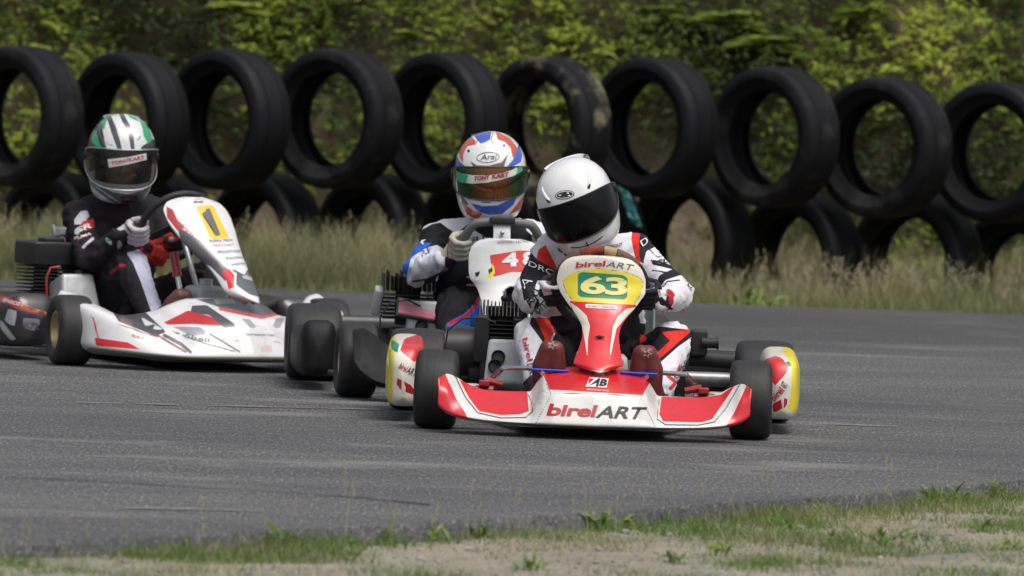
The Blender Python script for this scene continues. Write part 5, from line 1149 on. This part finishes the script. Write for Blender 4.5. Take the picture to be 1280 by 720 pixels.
hz4 = [(poly(c4([(385, 66), (425, 52), (470, 56), (466, 92), (445, 104), (420, 112), (403, 96)])), BL4h), (poly(c4([(372, 76), (398, 100), (392, 118), (356, 124), (338, 160), (336, 205), (318, 178), (318, 125), (340, 90)])), RD4), (poly(c4([(492, 52), (560, 86), (594, 130), (586, 170), (572, 178), (562, 132), (535, 104), (500, 92)])), RD4),
    (poly(c4([(294, 150), (322, 196), (352, 226), (384, 238), (370, 252), (318, 248), (296, 212)])), BL4h), (poly(c4([(600, 112), (618, 170), (610, 200), (560, 228), (544, 222), (572, 190), (588, 150)])), BL4h), (poly(c4([(366, 190), (400, 214), (460, 216), (520, 200), (550, 160), (526, 238), (400, 248)])), (.10, .075, .05)),
    (stroke(c4([(392, 120), (408, 95), (380, 62)]), .5), (.1, .1, .12)), (stroke(c4([(484, 120), (470, 95), (478, 56)]), .5), (.1, .1, .12)), (poly(c4([(372, 392), (430, 408), (500, 404), (592, 362), (576, 402), (520, 446), (458, 450), (405, 432)])), BL4h), (poly(c4([(325, 382), (380, 426), (430, 442), (405, 474), (356, 448)])), RD4), (poly(c4([(640, 335), (634, 392), (600, 430), (552, 450), (592, 398)])), RD4),
    (poly(c4([(340, 405), (300, 330), (310, 330), (365, 400)])), (.10, .08, .12)), (stroke(c4([(425, 390), (470, 391)]), .7), BLK), (stroke(c4([(500, 385), (540, 376)]), .7), BLK), (disc_ := poly(c4([(355, 140), (368, 140), (370, 152), (357, 154)])), BLK), (poly(c4([(522, 116), (536, 116), (538, 126), (526, 128)])), BLK)]
livery(h, 'helmet_paint_red_white_blue', (.70, .70, .70), hz4, .22, .8, dirt=.04); h['label'] = 'white helmet with red and blue flames'
for o in h.children:
    if o.name.startswith('spoiler'): o.data.materials[0] = h.data.materials[0]
tr = bvh(h); v_, f_ = ring2(c4([(455, 177)])[0], 14.3, 6.6, .7, rot=-.08); stick('emblem', tr, v_, f_, I_black, h, .001, 2); letters('lettering', tr, 'Arai', c4([(420, 190)])[0], c4([(492, 186)])[0], 6.6, I_black, h, .0, .3)
tv = bvh(v); top_ = [(305, 240), (330, 252), (380, 262), (455, 262), (520, 252), (570, 236), (616, 205)]; bot_ = [(616, 240), (575, 265), (520, 282), (455, 296), (380, 302), (330, 296), (305, 285)]
patch('visor_strip', tv, c4(top_+bot_), simple('strip_pale_grey', (.52, .56, .54), .3, coat=.5), v, .0012, 2.5); patch('visor_strip_end', tv, c4([(305, 240), (330, 252), (362, 260), (350, 299), (330, 296), (305, 285)]), simple('strip_green', (.02, .32, .18), .3, coat=.5), v, .002, 2.5); patch('visor_strip_end', tv, c4([(616, 205), (595, 220), (590, 258), (616, 240)]), bpy.data.materials['strip_green'], v, .002, 2.5)
letters('visor_lettering', tv, 'TONY', c4([(388, 289)])[0], c4([(462, 282)])[0], 5.8, simple('ink_maroon', (.30, .02, .04), .4), v, .05, .2, lift=.003); letters('visor_lettering', tv, 'KART', c4([(474, 280)])[0], c4([(552, 268)])[0], 5.8, bpy.data.materials['ink_maroon'], v, .05, .2, lift=.003)
c4w = (.008, -.215, .540)
for s, ang, w_ in ((-1, 262, J['wrR']), (1, 98, J['wrL'])):
    gl = on_rim(c4w, .135, 60, ang, 'glove', w_, P4, s, .122); glove_livery(gl, (.40, .38, .32), [(stroke([(562, 298), (559, 312), (561, 330)], .8), (.35, .06, .05))], 'glove_beige'); gl['label'] = 'beige glove'
for s in 'RL': boot('boot', J['heel'+s], J['an'+s], J['toe'+s], simple('black_boot_leather', (.02, .02, .022), .5), P4)
# ---- driver on the left
P1 = tag(empty('person', (K1[0][0], K1[0][1], 0), K1[1]), 'driver in green, white and black helmet with clear visor and dark suit, left kart', 'driver', 'kart drivers')
hm = headmat((-.076, .05, .757), 14, 0, 20) @ Matrix.Diagonal((1.0, 1.0, 1.13, 1))
J = dict(pelvis=(-.03, .26, .18), chest=(-.05, .17, .45), neck=(-.07, .12, .59), head=(-.07, .06, .73), headM=hm, shR=(-.195, .15, .525), shL=(.10, .17, .545), elR=(-.235, -.03, .365), elL=(.16, .0, .42), wrR=(-.165, -.165, .470), wrL=(.04, -.18, .455),
    hipR=(-.12, .22, .17), hipL=(.08, .22, .17), knR=(-.125, -.16, .355), knL=(.20, -.18, .32), anR=(-.145, -.43, .165), anL=(.16, -.52, .12), heelR=(-.135, -.50, .13), heelL=(.15, -.58, .09), toeR=(-.09, -.58, .29), toeL=(.13, -.62, .27), handR=((-.13, -.21, .50),), handL=((0, -.23, .46),))
body, suit, limbs = driver(J, P1); Wk = zone_on(suit, P1); F = lambda *n: seg_field(Wk, limbs, n)
zones = [(poly([(158, 316), (172, 312), (184, 310), (188, 318), (200, 345), (220, 378), (212, 398), (200, 402), (190, 392), (176, 352), (166, 328)]), (.50, .50, .62), F('thighR', 'shinR')), (stroke([(138, 341), (152, 331), (160, 333)], 2), (.35, .03, .05), F('thighR')),
    (poly([(101, 264), (109, 263), (112, 270), (104, 280), (93, 281), (93, 274)]), (.55, .55, .60)), (poly([(102, 277), (117, 273), (118, 284), (108, 288), (101, 284)]), (.55, .04, .03)), (poly([(94, 285), (102, 286), (98, 294), (93, 292)]), (.55, .55, .6)), (stroke([(104, 309), (116, 298)], 1.8), (.5, .5, .6)), (stroke([(96, 300), (108, 294)], 1.2), (.5, .1, .1)),
    (poly([(186, 282), (199, 279), (202, 286), (192, 290)]), (.5, .04, .03), F('farmL', 'farmR')), (poly([(176, 288), (186, 280), (190, 288), (180, 294)]), (.5, .5, .55), F('farmL', 'farmR'))]
livery(suit, 'suit_black', (.020, .017, .022), zones, .8, 0, cloth=True); suit['label'] = 'black race suit with white and red marks'; trs = bvh(suit)
letters('sleeve_lettering', trs, 'SR', (97, 292), (115, 285), 7, I_white, suit, .03, .2, lift=.003); letters('sleeve_lettering', trs, 'PUMA', (94, 300), (114, 294), 3, I_white, suit, .02, .2, lift=.003)
h, v = helmet(P1, hm, port=(56, -.060, .052), vmat=visor_mat('clear_smoke_visor', (.008, .008, .010), .05, .33, .6), vtop=.058, vbot=-.074, flap=.009)
def c6(p): return [(x/4, 120+y/4) for x, y in p]
GN, SIL = (.01, .30, .11), (.30, .31, .33)
hz1 = [(poly(c6([(415, 200), (450, 140), (500, 95), (545, 72), (530, 100), (510, 150), (525, 235), (548, 300), (540, 360), (440, 380), (410, 300)])), BLK), (poly(c6([(705, 255), (735, 235), (762, 215), (790, 230), (795, 340), (735, 340), (712, 300)])), BLK),
    (poly(c6([(455, 168), (482, 172), (492, 222), (512, 272), (498, 280), (462, 230)])), GN), (poly(c6([(505, 120), (528, 90), (542, 110), (530, 130), (520, 170), (510, 160)])), GN), (poly(c6([(640, 92), (680, 108), (700, 130), (650, 110)])), GN), (poly(c6([(696, 118), (742, 150), (762, 215), (740, 240), (718, 200), (712, 160)])), GN), (poly(c6([(545, 290), (560, 285), (600, 290), (690, 275), (716, 282), (690, 292), (560, 312), (548, 312)])), GN), (stroke(c6([(498, 130), (500, 190), (530, 260), (550, 290)]), .8), (.1, .12, .11)),
    (poly(c6([(520, 82), (545, 78), (582, 160), (602, 230), (614, 286), (594, 284), (560, 192), (538, 122)])), (.035, .04, .055)), (poly(c6([(588, 74), (612, 80), (652, 150), (668, 202), (674, 268), (655, 268), (640, 182), (608, 120)])), (.035, .04, .055)), (stroke(c6([(528, 232), (548, 246), (564, 246)]), .6), BLK), (stroke(c6([(684, 222), (698, 212), (702, 200)]), .6), BLK),
    (poly(c6([(420, 350), (470, 430), (560, 480), (640, 492), (720, 470), (775, 400), (800, 420), (720, 540), (640, 560), (540, 520), (440, 440)])), (.09, .10, .11)), (stroke(c6([(480, 452), (560, 510), (626, 552)]), .9), (.35, .42, .38)), (stroke(c6([(760, 450), (720, 510), (690, 548)]), .9), (.30, .45, .35)), (poly(c6([(600, 500), (690, 495), (680, 545), (620, 545)])), (.03, .02, .025))]
livery(h, 'helmet_paint_green_white', (.62, .64, .63), hz1, .25, .7, dirt=.06); h['label'] = 'white helmet with green and black stripes'
for o in h.children:
    if o.name.startswith('visor_seal'): o.data.materials[0] = M_alu
    if o.name.startswith('spoiler'): o.data.materials[0] = h.data.materials[0]
tv = bvh(v); patch('visor_strip', tv, c6([(538, 316), (640, 306), (730, 286), (733, 318), (640, 342), (546, 358)]), simple('strip_white', (.52, .52, .54), .35, coat=.4), v, .0015, 2.5); letters('visor_lettering', tv, 'TONYKART', c6([(556, 346)])[0], c6([(722, 314)])[0], 4.4, I_red, v, .03, .1, lift=.003)
for s, ang, w_ in ((-1, 252, J['wrR']), (1, 200, J['wrL'])):
    gl = on_rim((.03, -.24, .52), .150, 58, ang, 'glove', w_, P1, s, .145)
    if s < 0: glove_livery(gl, (.50, .47, .50), [(stroke([(160, 262), (168, 266), (178, 272)], .7), BLK), (stroke([(156, 268), (164, 274), (172, 282)], .7), BLK), (stroke([(152, 276), (160, 284), (164, 292)], .7), BLK), (stroke([(164, 258), (174, 262), (182, 268)], .7), BLK), (poly([(130, 276), (142, 274), (146, 300), (134, 302)]), (.03, .25, .18)), (poly([(138, 282), (146, 284), (150, 296), (142, 298)]), (.5, .2, .2))], 'glove_white_striped'); gl['label'] = 'white striped glove'
    else: glove_livery(gl, (.30, .02, .015), [(stroke([(196, 298), (206, 296), (216, 300)], 1.0), BLK), (stroke([(195, 306), (206, 303), (217, 308)], .8), BLK)], 'glove_red_black'); gl['label'] = 'red and black glove'
for s in 'RL': boot('boot', J['heel'+s], J['an'+s], J['toe'+s], simple('brown_boot_leather', (.10, .035, .03), .5, var=.3), P1)
for o in bpy.data.objects:
    if o.parent is None and o.type == 'MESH' and 'kind' not in o and 'label' not in o: print('UNTAGGED', o.name)
